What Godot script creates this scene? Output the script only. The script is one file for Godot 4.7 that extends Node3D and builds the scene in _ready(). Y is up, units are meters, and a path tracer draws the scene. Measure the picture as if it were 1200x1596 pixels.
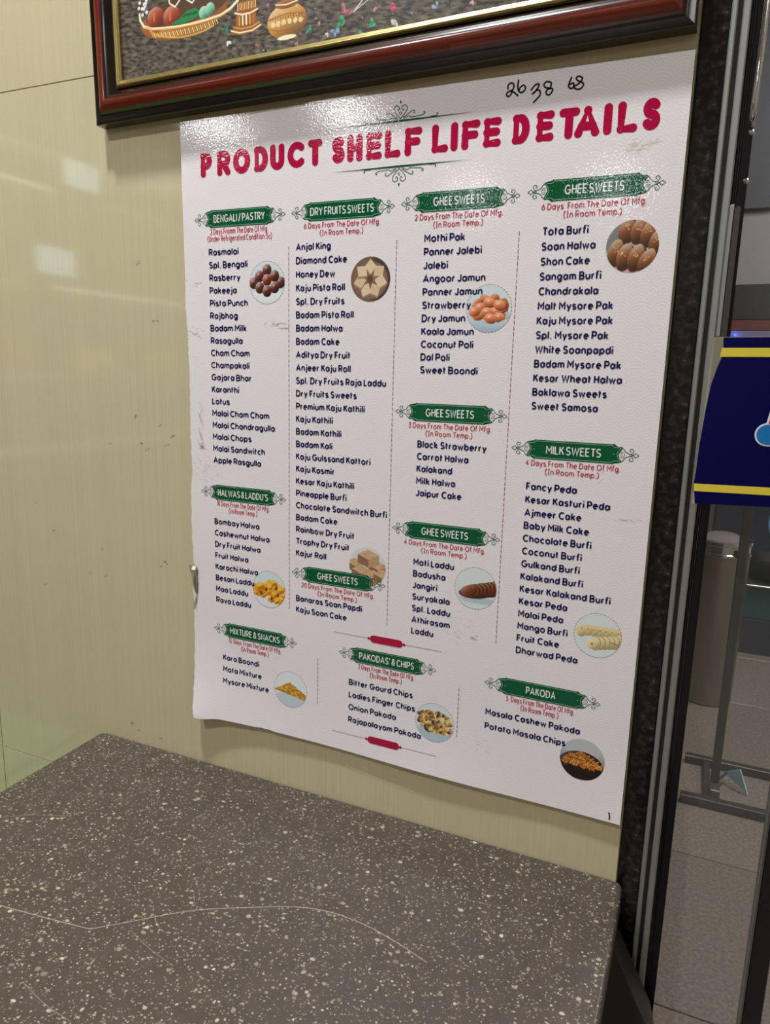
extends Node3D
# A sweet shop corner: a shelf-life poster on a laminate wall, a framed picture, a speckled table, a glass door.
# World: wall face is the plane z = 0, floor is y = 0, the poster hangs with its lower left corner at x = 0, y = HANG.

const HANG := 0.837
const CEIL := 3.60

var rng := RandomNumberGenerator.new()
var taken := {}
var M := {}

# ------------------------------------------------------------------ helpers
func numbered(called: String) -> String:
	if not taken.has(called):
		taken[called] = 0
		return called
	taken[called] += 1
	return "%s_%03d" % [called, taken[called]]

func tag(o: Node, label: String, category: String, group := "") -> Node:
	o.set_meta("label", label)
	o.set_meta("category", category)
	if group != "":
		o.set_meta("group", group)
	return o

func thing(called: String, label: String, category: String, at := Vector3.ZERO, group := "") -> Node3D:
	var o := Node3D.new()
	o.name = numbered(called)
	add_child(o)
	o.position = at
	tag(o, label, category, group)
	return o

func structure(called: String, label: String, at := Vector3.ZERO) -> Node3D:
	var o := Node3D.new()
	o.name = numbered(called)
	add_child(o)
	o.position = at
	o.set_meta("kind", "structure")
	o.set_meta("label", label)
	return o

func put(mesh: Mesh, called: String, m: Material, parent: Node, at := Vector3.ZERO) -> MeshInstance3D:
	var o := MeshInstance3D.new()
	o.name = called
	o.mesh = mesh
	o.material_override = m
	o.position = at
	o.cast_shadow = GeometryInstance3D.SHADOW_CASTING_SETTING_ON
	parent.add_child(o, true)
	return o

func tool() -> SurfaceTool:
	var st := SurfaceTool.new()
	st.begin(Mesh.PRIMITIVE_TRIANGLES)
	return st

func quad(st: SurfaceTool, a: Vector3, b: Vector3, c: Vector3, d: Vector3, n: Vector3) -> void:
	# a b c d run clockwise as seen from the side n points to
	for p: Vector3 in [a, b, c, a, c, d]:
		st.set_normal(n)
		st.set_uv(Vector2(p.x + p.z, p.y))
		st.add_vertex(p)

func face(st: SurfaceTool, pts: Array, out: Vector3) -> void:
	var n: Vector3 = (pts[2] - pts[0]).cross(pts[1] - pts[0]).normalized()
	var p := pts.duplicate()
	if n.dot(out) < 0.0:
		p.reverse()
		n = -n
	for k in range(1, p.size() - 1):
		for q: Vector3 in [p[0], p[k], p[k + 1]]:
			st.set_normal(n)
			st.set_uv(Vector2(q.x + q.z, q.y))
			st.add_vertex(q)

func add_box(st: SurfaceTool, c: Vector3, s: Vector3, bevel := 0.0) -> void:
	var h := s * 0.5
	var b := minf(bevel, minf(h.x, minf(h.y, h.z)) * 0.9)
	if b <= 0.0:
		for ax in 3:
			for sg: float in [-1.0, 1.0]:
				var n := Vector3.ZERO
				n[ax] = sg
				var u := (ax + 1) % 3
				var v := (ax + 2) % 3
				var pts := []
				for k: Vector2 in [Vector2(-1, -1), Vector2(1, -1), Vector2(1, 1), Vector2(-1, 1)]:
					var p := Vector3.ZERO
					p[ax] = sg * h[ax]
					p[u] = k.x * h[u]
					p[v] = k.y * h[v]
					pts.append(c + p)
				face(st, pts, n)
		return
	for ax in 3:
		var u := (ax + 1) % 3
		var v := (ax + 2) % 3
		for sg: float in [-1.0, 1.0]:
			var n := Vector3.ZERO
			n[ax] = sg
			var pts := []
			for k: Vector2 in [Vector2(-1, -1), Vector2(1, -1), Vector2(1, 1), Vector2(-1, 1)]:
				var p := Vector3.ZERO
				p[ax] = sg * h[ax]
				p[u] = k.x * (h[u] - b)
				p[v] = k.y * (h[v] - b)
				pts.append(c + p)
			face(st, pts, n)
		for su: float in [-1.0, 1.0]:
			for sv: float in [-1.0, 1.0]:
				var n := Vector3.ZERO
				n[u] = su
				n[v] = sv
				var pts := []
				for k: Vector2 in [Vector2(-1, 0), Vector2(1, 0), Vector2(1, 1), Vector2(-1, 1)]:
					var p := Vector3.ZERO
					p[ax] = k.x * (h[ax] - b)
					p[u] = su * (h[u] - (b if k.y > 0.5 else 0.0))
					p[v] = sv * (h[v] - (0.0 if k.y > 0.5 else b))
					pts.append(c + p)
				face(st, pts, n)
	for i in 8:
		var s3 := Vector3(1.0 if i & 1 else -1.0, 1.0 if i & 2 else -1.0, 1.0 if i & 4 else -1.0)
		face(st, [c + s3 * Vector3(h.x, h.y - b, h.z - b), c + s3 * Vector3(h.x - b, h.y, h.z - b), c + s3 * Vector3(h.x - b, h.y - b, h.z)], s3)

func box(c: Vector3, s: Vector3, bevel := 0.0) -> ArrayMesh:
	var st := tool()
	add_box(st, c, s, bevel)
	return st.commit()

func lathe(st: SurfaceTool, prof: Array, c := Vector3.ZERO, n := 32) -> void:
	# prof: Vector2(radius, height) from bottom to top, smooth along the turn
	for i in prof.size() - 1:
		var a: Vector2 = prof[i]
		var b: Vector2 = prof[i + 1]
		var t := b - a
		var nn := Vector2(t.y, -t.x).normalized()
		for k in n:
			var a0 := TAU * k / n
			var a1 := TAU * (k + 1) / n
			var d0 := Vector3(cos(a0), 0, sin(a0))
			var d1 := Vector3(cos(a1), 0, sin(a1))
			var p := [c + d0 * a.x + Vector3(0, a.y, 0), c + d1 * a.x + Vector3(0, a.y, 0), c + d1 * b.x + Vector3(0, b.y, 0), c + d0 * b.x + Vector3(0, b.y, 0)]
			var nr := [d0 * nn.x + Vector3(0, nn.y, 0), d1 * nn.x + Vector3(0, nn.y, 0), d1 * nn.x + Vector3(0, nn.y, 0), d0 * nn.x + Vector3(0, nn.y, 0)]
			for q: int in [0, 1, 2, 0, 2, 3]:
				st.set_normal(nr[q])
				st.set_uv(Vector2(float(k) / n, float(i)))
				st.add_vertex(p[q])

func tube(st: SurfaceTool, pts: Array, r: float, n := 10) -> void:
	var up := Vector3(0.13, 0.21, 0.97)
	var rings := []
	for i in pts.size():
		var t: Vector3 = (pts[mini(i + 1, pts.size() - 1)] - pts[maxi(i - 1, 0)]).normalized()
		var s := t.cross(up).normalized()
		var w := s.cross(t).normalized()
		var ring := []
		for k in n:
			var a := TAU * k / n
			ring.append([pts[i] + (s * cos(a) + w * sin(a)) * r, s * cos(a) + w * sin(a)])
		rings.append(ring)
	for i in rings.size() - 1:
		for k in n:
			var j := (k + 1) % n
			for q: Array in [rings[i][k], rings[i][j], rings[i + 1][j], rings[i][k], rings[i + 1][j], rings[i + 1][k]]:
				st.set_normal(q[1])
				st.set_uv(Vector2.ZERO)
				st.add_vertex(q[0])
	for e: int in [0, rings.size() - 1]:
		var pp := []
		for q: Array in rings[e]:
			pp.append(q[0])
		var dir: Vector3 = pts[1] - pts[0] if e else pts[0] - pts[1]
		face(st, pp, dir)

func mat(called: String, c: Color, rough := 0.5, metal := 0.0, spec := 0.5) -> StandardMaterial3D:
	var m := StandardMaterial3D.new()
	m.resource_name = called
	m.albedo_color = c
	m.roughness = rough
	m.metallic = metal
	m.metallic_specular = spec
	M[called] = m
	return m

func tex(img: Image) -> ImageTexture:
	return ImageTexture.create_from_image(img)

func noise_img(seed_: int, freq: float, size: int, octaves := 3, type := FastNoiseLite.TYPE_SIMPLEX_SMOOTH) -> Image:
	var f := FastNoiseLite.new()
	f.seed = seed_
	f.frequency = freq
	f.noise_type = type
	f.fractal_octaves = octaves
	return f.get_seamless_image(size, size)

func ramp_img(src: Image, stops: Array) -> Image:
	# stops: [[value, Color], ...]; a colour for each grey of the noise
	var g := Gradient.new()
	var off := PackedFloat32Array()
	var col := PackedColorArray()
	for s: Array in stops:
		off.append(s[0])
		col.append(s[1])
	g.offsets = off
	g.colors = col
	var lut := []
	for i in 256:
		lut.append(g.sample(i / 255.0))
	var d := src.get_data()
	var w := src.get_width()
	var h := src.get_height()
	var o := PackedByteArray()
	o.resize(w * h * 3)
	for i in w * h:
		var c: Color = lut[d[i]]
		o[i * 3] = int(c.r * 255.0)
		o[i * 3 + 1] = int(c.g * 255.0)
		o[i * 3 + 2] = int(c.b * 255.0)
	return Image.create_from_data(w, h, false, Image.FORMAT_RGB8, o)

func triplanar(m: StandardMaterial3D, per_metre: float) -> void:
	m.uv1_triplanar = true
	m.uv1_world_triplanar = true
	m.uv1_scale = Vector3.ONE * per_metre
	m.uv1_triplanar_sharpness = 8.0

func relief(m: StandardMaterial3D, img: ImageTexture, cm: float) -> void:
	m.heightmap_enabled = true
	m.heightmap_texture = img
	m.heightmap_scale = cm

func blend_px(img: Image, x: int, y: int, c: Color, a: float) -> void:
	if a <= 0.0 or x < 0 or y < 0 or x >= img.get_width() or y >= img.get_height():
		return
	img.set_pixel(x, y, img.get_pixel(x, y).lerp(c, minf(a, 1.0)))

# an ellipse of printed or painted colour: body colour, printed light side, size in pixels
func blot(img: Image, cx: float, cy: float, rx: float, ry: float, c: Color, light := 0.0, turn := 0.0, soft := 1.0) -> void:
	var r := maxf(rx, ry) + 2.0
	var ca := cos(turn)
	var sa := sin(turn)
	for y in range(maxi(0, int(cy - r)), mini(img.get_height(), int(cy + r) + 1)):
		for x in range(maxi(0, int(cx - r)), mini(img.get_width(), int(cx + r) + 1)):
			var dx := x + 0.5 - cx
			var dy := y + 0.5 - cy
			var u := (dx * ca + dy * sa) / rx
			var v := (-dx * sa + dy * ca) / ry
			var d := sqrt(u * u + v * v)
			var a := clampf((1.0 - d) * minf(rx, ry) / soft + 0.5, 0.0, 1.0)
			if a > 0.0:
				var k := c
				if light != 0.0:
					var t := (-u * 0.45 - v * 0.75) * light
					k = c.lightened(clampf(t, 0.0, 1.0)) if t > 0.0 else c.darkened(clampf(-t, 0.0, 1.0))
				blend_px(img, x, y, k, a)

func poly_fill(img: Image, pts: PackedVector2Array, c: Color) -> void:
	var lo := pts[0]
	var hi := pts[0]
	for p in pts:
		lo = lo.min(p)
		hi = hi.max(p)
	for y in range(maxi(0, int(lo.y)), mini(img.get_height(), int(hi.y) + 2)):
		for x in range(maxi(0, int(lo.x)), mini(img.get_width(), int(hi.x) + 2)):
			if Geometry2D.is_point_in_polygon(Vector2(x + 0.5, y + 0.5), pts):
				img.set_pixel(x, y, c)

func brush(img: Image, pts: Array, w: float, c: Color, a := 1.0) -> void:
	for i in pts.size() - 1:
		var p: Vector2 = pts[i]
		var q: Vector2 = pts[i + 1]
		var lo := p.min(q) - Vector2.ONE * (w + 1.5)
		var hi := p.max(q) + Vector2.ONE * (w + 1.5)
		for y in range(int(lo.y), int(hi.y) + 1):
			for x in range(int(lo.x), int(hi.x) + 1):
				var s := Geometry2D.get_closest_point_to_segment(Vector2(x + 0.5, y + 0.5), p, q)
				blend_px(img, x, y, c, clampf(w * 0.5 - s.distance_to(Vector2(x + 0.5, y + 0.5)) + 0.5, 0.0, 1.0) * a)

# ------------------------------------------------------------------ lettering: pen strokes of a plain round sans
# strokes are separated by |, points by spaces; @cx,cy,rx,ry,from,to is an arc in degrees. Capital height 1, x-height 0.68.
const GLYPH := {
	"A": "0,0 .42,1 .84,0|.14,.3 .7,.3", "B": "0,.5 .4,.5 @.4,.25,.27,.25,90,-90 0,0 0,1 .36,1 @.36,.75,.25,.25,90,-90 0,.5",
	"C": "@.46,.5,.46,.5,48,312", "D": "0,0 0,1 .3,1 @.3,.5,.44,.5,90,-90 0,0", "E": ".54,1 0,1 0,0 .54,0|0,.52 .48,.52",
	"F": ".54,1 0,1 0,0|0,.5 .46,.5", "G": "@.46,.5,.46,.5,48,350 .92,.46 .52,.46", "H": "0,0 0,1|.66,0 .66,1|0,.52 .66,.52",
	"I": "0,0 0,1", "Ì": ".17,0 .17,1|0,1 .34,1|0,0 .34,0", "J": ".46,1 .46,.28 @.23,.28,.23,.28,0,-165", "K": "0,0 0,1|.6,1 .02,.44|.22,.62 .66,0",
	"L": "0,1 0,0 .5,0", "M": "0,0 0,1 .43,.38 .86,1 .86,0", "N": "0,0 0,1 .68,0 .68,1", "O": "@.49,.5,.49,.5,0,360",
	"P": "0,0 0,1 .36,1 @.36,.72,.28,.28,90,-90 0,.44", "R": "0,0 0,1 .36,1 @.36,.72,.28,.28,90,-90 0,.44|.32,.44 .64,0",
	"S": "@.32,.75,.29,.25,30,270 @.32,.25,.31,.25,90,-150", "T": "0,1 .68,1|.34,1 .34,0", "U": "0,1 0,.33 @.34,.33,.34,.33,180,360 .68,1",
	"V": "0,1 .4,0 .8,1", "W": "0,1 .27,0 .56,.92 .85,0 1.12,1", "X": "0,0 .66,1|0,1 .66,0", "Y": "0,1 .36,.46 .72,1|.36,.46 .36,0",
	"a": "@.29,.34,.29,.34,0,360|.63,.70 .63,0", "b": "0,1.04 0,0|@.34,.34,.29,.34,0,360", "c": "@.32,.34,.32,.34,50,310", "d": "@.29,.34,.29,.34,0,360|.63,1.04 .63,0",
	"e": ".02,.36 .6,.36 @.31,.34,.31,.34,4,312", "f": ".46,1.02 @.38,.8,.22,.24,75,180 .16,0|0,.66 .4,.66", "g": "@.29,.34,.29,.34,0,360|.63,.70 .63,-.02 @.33,-.02,.3,.28,0,-150",
	"h": "0,1.04 0,0|0,.38 @.28,.4,.28,.28,180,0 .56,0", "i": "0,.68 0,0|0,.90 0,1.08", "j": ".14,.68 .14,-.1 @-.04,-.1,.18,.18,0,-100|.14,.90 .14,1.08",
	"k": "0,1.04 0,0|.48,.68 .02,.25|.17,.4 .52,0", "l": "0,1.04 0,0", "m": "0,.68 0,0|0,.42 @.23,.44,.23,.24,180,0 .46,0|.46,.42 @.69,.44,.23,.24,180,0 .92,0",
	"n": "0,.68 0,0|0,.38 @.28,.4,.28,.28,180,0 .56,0", "o": "@.33,.34,.33,.34,0,360", "p": "0,.70 0,-.3|@.34,.34,.29,.34,0,360", "r": "0,.68 0,0|0,.34 @.28,.38,.28,.3,180,82",
	"s": "@.25,.51,.22,.17,30,270 @.25,.17,.25,.17,90,-150", "t": ".17,.98 .17,0|0,.66 .42,.66", "u": "0,.68 0,.28 @.28,.28,.28,.28,180,360 .56,.68|.56,.68 .56,0",
	"v": "0,.68 .29,0 .58,.68", "w": "0,.68 .22,0 .45,.62 .68,0 .9,.68", "x": "0,0 .52,.68|0,.68 .52,0", "y": "0,.68 .3,.02|.6,.68 .18,-.3",
	".": "0,.0 .16,.0", ":": "0,.0 .16,.0|0,.52 .16,.52", "'": "0,.8 .03,1.04", "(": ".2,1.1 @.5,.45,.5,.65,115,245 .2,-.2", ")": "0,1.1 @-.3,.45,.5,.65,65,-65 0,-.2", "/": "0,-.08 .42,1.08",
	"&": ".7,0 .14,.7 @.32,.78,.2,.22,200,-20 .1,.36 @.28,.24,.26,.24,150,330 .68,.5", "0": "@.3,.5,.3,.5,0,360", "1": "0,.78 .22,1 .22,0",
	"2": "@.28,.7,.28,.3,160,-20 0,0 .58,0", "3": "0,1 .54,1 .24,.6 @.27,.31,.28,.31,80,-150", "4": ".42,0 .42,1 0,.28 .6,.28", "5": ".52,1 .08,1 .04,.56 @.28,.33,.28,.33,125,-150",
	"6": ".42,1 .05,.45|@.3,.32,.3,.32,0,360"}
const ADVANCE := {"f": 0.38, "t": 0.38, "r": 0.36, "y": 0.56, "v": 0.54, "T": 0.6, "P": 0.6, "L": 0.46, "F": 0.5, "K": 0.6}
var glyph_cache := {}

func glyph(ch: String) -> Array:
	if glyph_cache.has(ch):
		return glyph_cache[ch]
	var strokes := []
	var w := 0.0
	for s in String(GLYPH[ch]).split("|"):
		var pts := PackedVector2Array()
		for t in s.split(" "):
			if t.begins_with("@"):
				var v := t.substr(1).split_floats(",")
				var steps := maxi(3, int(absf(v[5] - v[4]) / 20.0))
				for k in steps + 1:
					var a := deg_to_rad(lerpf(v[4], v[5], float(k) / steps))
					var q := Vector2(v[0] + v[2] * cos(a), v[1] + v[3] * sin(a))
					if pts.is_empty() or pts[-1].distance_to(q) > 0.002:
						pts.append(q)
			else:
				var v := t.split_floats(",")
				var q := Vector2(v[0], v[1])
				if pts.is_empty() or pts[-1].distance_to(q) > 0.002:
					pts.append(q)
		for p in pts:
			w = maxf(w, p.x)
		strokes.append(pts)
	glyph_cache[ch] = [w, strokes, minf(w, ADVANCE.get(ch, 9.0))]
	return glyph_cache[ch]

const SHEET_R := 0.6085
# how far the poster's face stands off the wall: it bellies at the lower edge and curls at the worn lower left corner
func lift(x: float, y: float) -> float:
	var c := maxf(0.0, 1.0 - Vector2(x, y * 0.8).length() / 0.12)
	var b := maxf(0.0, 1.0 - y / 0.10)
	return 0.0046 + 0.011 * c * c + 0.0042 * b * b * (0.75 + 0.25 * sin(x * 21.0))

func on_sheet(p: Vector2, over: float) -> Vector3:
	return Vector3(p.x, p.y, lift(p.x, p.y) + over)

func tri2(st: SurfaceTool, a: Vector2, b: Vector2, c: Vector2, over: float) -> void:
	if (b - a).cross(c - a) > 0.0:
		var t := b
		b = c
		c = t
	for p: Vector2 in [a, b, c]:
		st.set_normal(Vector3(0, 0, 1))
		st.set_uv(p)
		st.add_vertex(on_sheet(p, over))

# a flat pen line of constant width
func ribbon(st: SurfaceTool, pts: PackedVector2Array, w: float, over: float, round_end := false) -> void:
	var n := pts.size()
	if n < 2:
		return
	var closed := pts[0].distance_to(pts[n - 1]) < w * 0.05
	var lft := []
	var rgt := []
	for i in n:
		var d0 := (pts[i] - pts[i - 1]).normalized() if i > 0 else Vector2.ZERO
		var d1 := (pts[i + 1] - pts[i]).normalized() if i < n - 1 else Vector2.ZERO
		if closed and i == 0:
			d0 = (pts[n - 1] - pts[n - 2]).normalized()
		if closed and i == n - 1:
			d1 = (pts[1] - pts[0]).normalized()
		if d0 == Vector2.ZERO:
			d0 = d1
		if d1 == Vector2.ZERO:
			d1 = d0
		var t := d0 + d1
		if t.length() < 0.05:
			t = d0
		t = t.normalized()
		var nn := Vector2(-t.y, t.x)
		var k := minf(1.0 / maxf(0.3, absf(nn.dot(Vector2(-d0.y, d0.x)))), 1.9 if w < 0.004 else 1.0)
		lft.append(pts[i] + nn * w * 0.5 * k)
		rgt.append(pts[i] - nn * w * 0.5 * k)
	for i in n - 1:
		tri2(st, lft[i], rgt[i], rgt[i + 1], over)
		tri2(st, lft[i], rgt[i + 1], lft[i + 1], over)
	if round_end and not closed:
		for e: int in [0, n - 1]:
			for k in 10:
				var a0 := TAU * k / 10.0
				var a1 := TAU * (k + 1) / 10.0
				tri2(st, pts[e], pts[e] + Vector2(cos(a0), sin(a0)) * w * 0.5, pts[e] + Vector2(cos(a1), sin(a1)) * w * 0.5, over + (0.000006 if e == 0 else 0.000012))

# width of a line of lettering in units of its own height
func text_width(s: String, weight: float, xs: float, gap: float, space: float) -> float:
	var x := 0.0
	for ch in s:
		if ch == " ":
			x += space
		else:
			if ch in "ft" and x > 0.0:
				x -= 0.10 * xs
			x += glyph(ch)[2] * xs + weight + gap
	return x - gap

func text(st: SurfaceTool, s: String, at: Vector2, cap: float, weight: float, xs: float, gap := 0.13, space := 0.3, over := 0.0003, align := 0.0, round_end := false) -> float:
	# cap: full height of a capital; weight: pen width as a share of the pen path's height
	var u := cap / (1.0 + weight)
	var total := text_width(s, weight, xs, gap, space) * u
	var x := at.x - total * align
	var z := over
	for ch in s:
		if ch == " ":
			x += space * u
			continue
		var g := glyph(ch)
		if ch in "ft" and x > at.x - total * align:
			x -= 0.10 * xs * u
		for stroke: PackedVector2Array in g[1]:
			var pts := PackedVector2Array()
			for p in stroke:
				pts.append(Vector2(x + (p.x * xs + weight * 0.5) * u, at.y + (p.y + weight * 0.5) * u))
			ribbon(st, pts, weight * u, z, round_end)
			z = over if z > over + 0.00002 else z + 0.000004
		x += (g[2] * xs + weight + gap) * u
	return total

func spiral(c: Vector2, r0: float, r1: float, a0: float, a1: float, n := 16) -> PackedVector2Array:
	var o := PackedVector2Array()
	for k in n + 1:
		var t := float(k) / n
		var a := deg_to_rad(lerpf(a0, a1, t))
		o.append(c + Vector2(cos(a), sin(a)) * lerpf(r0, r1, t))
	return o

func flip(pts: PackedVector2Array, about: Vector2, s: Vector2) -> PackedVector2Array:
	var o := PackedVector2Array()
	for p in pts:
		o.append(about + (p - about) * s)
	return o

# ------------------------------------------------------------------ the scene
func _ready() -> void:
	rng.seed = 20240611
	# camera
	var cam := Camera3D.new()
	cam.name = "camera"
	add_child(cam)
	cam.transform = Transform3D(Basis(Vector3(0.91330, 0.02388, -0.40652), Vector3(-0.10070, 0.98052, -0.16862), Vector3(0.39457, 0.19495, 0.89795)).orthonormalized(), Vector3(0.65317, 0.51491 + HANG, 0.81139))
	cam.fov = 70.79
	cam.near = 0.02
	cam.far = 60.0
	cam.current = true
	# surroundings: a closed shop, so the sky is only the dim default outside it
	var env := Environment.new()
	env.background_mode = Environment.BG_COLOR
	env.background_color = Color(0.02, 0.02, 0.025)
	env.tonemap_mode = Environment.TONE_MAPPER_LINEAR
	env.tonemap_exposure = 0.258
	env.sdfgi_enabled = true
	env.ssao_enabled = true
	env.ssil_enabled = true
	var we := WorldEnvironment.new()
	we.name = "surroundings"
	we.environment = env
	add_child(we)
	materials()
	# ceiling lights: where the shadow under the frame and the glints on the poster put them
	for p: Array in [[-0.08, 0.62, 8.6, 0.14, 0.14], [-0.75, 2.10, 6.4, 0.22, 0.22], [-3.90, 5.30, 2.7, 0.45, 0.7], [-2.57, 5.48, 2.7, 0.45, 0.7], [-0.66, 8.90, 2.7, 0.45, 0.7], [-2.40, 8.70, 2.2, 0.45, 0.7], [2.0, 4.2, 1.4, 0.45, 0.7], [1.7, -2.1, 6.5, 0.5, 0.75], [0.9, -0.75, 3.8, 0.3, 0.3]]:
		ceiling_light(Vector3(p[0], CEIL, p[1]), p[2], p[3], p[4])
	shell()
	jamb_and_door()
	poster()
	picture()
	table()
	beyond_the_door()
	shop_behind()

func materials() -> void:
	var fine := tex(noise_img(3, 0.030, 512, 2))
	M.fine = fine
	var peel := tex(noise_img(9, 0.068, 512, 2))
	M.peel = peel
	# poster: printed sheet under a pebbled gloss film; every ink lies under the same film
	for ink: Array in [["ink_crimson", Color8(172, 8, 62)], ["ink_navy", Color8(20, 18, 78)], ["ink_green", Color8(2, 84, 50)], ["ink_white", Color8(226, 230, 222)], ["ink_red", Color8(184, 20, 62)], ["ink_rule", Color8(128, 58, 76)], ["ink_pale_green", Color8(150, 190, 168)], ["ink_marker", Color8(22, 20, 34)]]:
		var m := mat(ink[0], ink[1], 0.06)
		triplanar(m, 9.0)
		relief(m, peel, 0.0048)
	mat("foam_core", Color8(150, 140, 118), 0.85)
	mat("torn_film_shaded", Color8(158, 148, 142), 0.6)  # greyer film colour carries the shade of the curled tongue
	mat("torn_film_lit", Color8(214, 208, 196), 0.6)  # paler copy of the same film, its highlight put into the colour
	# laminate
	mat("grout", Color8(92, 88, 70), 0.8)
	# metals
	mat("aluminium", Color8(168, 172, 168), 0.38, 0.75)
	mat("black_gasket", Color8(12, 13, 17), 0.22)
	mat("chrome", Color8(205, 205, 208), 0.09, 1.0)
	mat("steel", Color8(150, 143, 134), 0.3, 0.9)
	mat("dark_steel", Color8(92, 90, 84), 0.35, 0.8)
	var g := mat("door_glass", Color(0.82, 0.92, 0.9, 0.015), 0.02)
	g.transparency = BaseMaterial3D.TRANSPARENCY_ALPHA
	var ac := mat("clear_acrylic", Color(0.8, 0.78, 0.66, 0.22), 0.06)
	ac.transparency = BaseMaterial3D.TRANSPARENCY_ALPHA
	# polished granite: near black with brown and blue-grey clouds and a few pale grains
	var gr := mat("granite", Color.WHITE, 0.16)
	gr.albedo_texture = tex(ramp_img(noise_img(17, 0.035, 512, 6), [[0.0, Color8(8, 8, 10)], [0.38, Color8(18, 17, 19)], [0.50, Color8(24, 21, 22)], [0.60, Color8(44, 35, 32)], [0.69, Color8(30, 29, 34)], [0.84, Color8(56, 51, 50)], [1.0, Color8(120, 114, 112)]]))
	triplanar(gr, 5.5)
	mat("white_paint", Color8(214, 212, 206), 0.7)
	mat("lamp_housing", Color8(225, 225, 225), 0.5)
	var ft := mat("floor_tile", Color.WHITE, 0.34)
	ft.albedo_texture = tex(ramp_img(noise_img(23, 0.05, 512, 6), [[0.0, Color8(100, 90, 82)], [0.45, Color8(118, 107, 98)], [0.6, Color8(126, 116, 107)], [1.0, Color8(142, 131, 121)]]))
	triplanar(ft, 3.0)
	for v: Array in [["floor_tile_a", Color(1, 1, 1)], ["floor_tile_b", Color(0.95, 0.95, 0.94)], ["floor_tile_c", Color(0.98, 0.96, 0.95)]]:
		var m := ft.duplicate() as StandardMaterial3D
		m.resource_name = v[0]
		m.albedo_color = v[1]
		M[v[0]] = m

func ceiling_light(at: Vector3, power: float, w: float, d: float) -> void:
	var inside := at.z > 0.0
	var small := w < 0.28
	var label := "long white LED panel set in the shop ceiling"
	if small:
		label = "small square white downlight in the ceiling close to the wall" if at.z < 1.0 else "small square white downlight in the ceiling above the table front"
	elif not inside:
		label = "long white LED panel in the ceiling beyond the glass door" if w > 0.4 else "square white LED panel in the ceiling just behind the glass door"
	var lamp := thing("ceiling_light", label, "light", at, "long ceiling panels of the shop" if inside and not small else "")
	var st := tool()
	for s: Array in [[Vector3(w / 2 + 0.006, -0.006, 0), Vector3(0.012, 0.012, d + 0.024)], [Vector3(-w / 2 - 0.006, -0.006, 0), Vector3(0.012, 0.012, d + 0.024)], [Vector3(0, -0.006, d / 2 + 0.006), Vector3(w, 0.012, 0.012)], [Vector3(0, -0.006, -d / 2 - 0.006), Vector3(w, 0.012, 0.012)]]:
		add_box(st, s[0], s[1], 0.002)
	put(st.commit(), "rim", M.lamp_housing, lamp)
	var key := "panel_glow"
	if not M.has(key):
		var e := mat(key, Color(0.95, 0.95, 0.95), 0.6)
		e.emission_enabled = true
		e.emission = Color(0.93, 0.97, 1.0)
		e.emission_energy_multiplier = 4.0
	put(box(Vector3(0, -0.004, 0), Vector3(w, 0.006, d)), "diffuser", M[key], lamp)
	var l := AreaLight3D.new()
	l.name = "panel_light"
	l.area_size = Vector2(w, d)
	l.light_energy = power * 3.2
	l.light_color = Color(0.99, 0.99, 1.0)
	l.shadow_enabled = true
	l.area_range = 20.0
	l.area_attenuation = 2.0
	lamp.add_child(l)
	l.position = Vector3(0, -0.012, 0)
	l.rotation_degrees = Vector3(-90, 0, 0)

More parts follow.
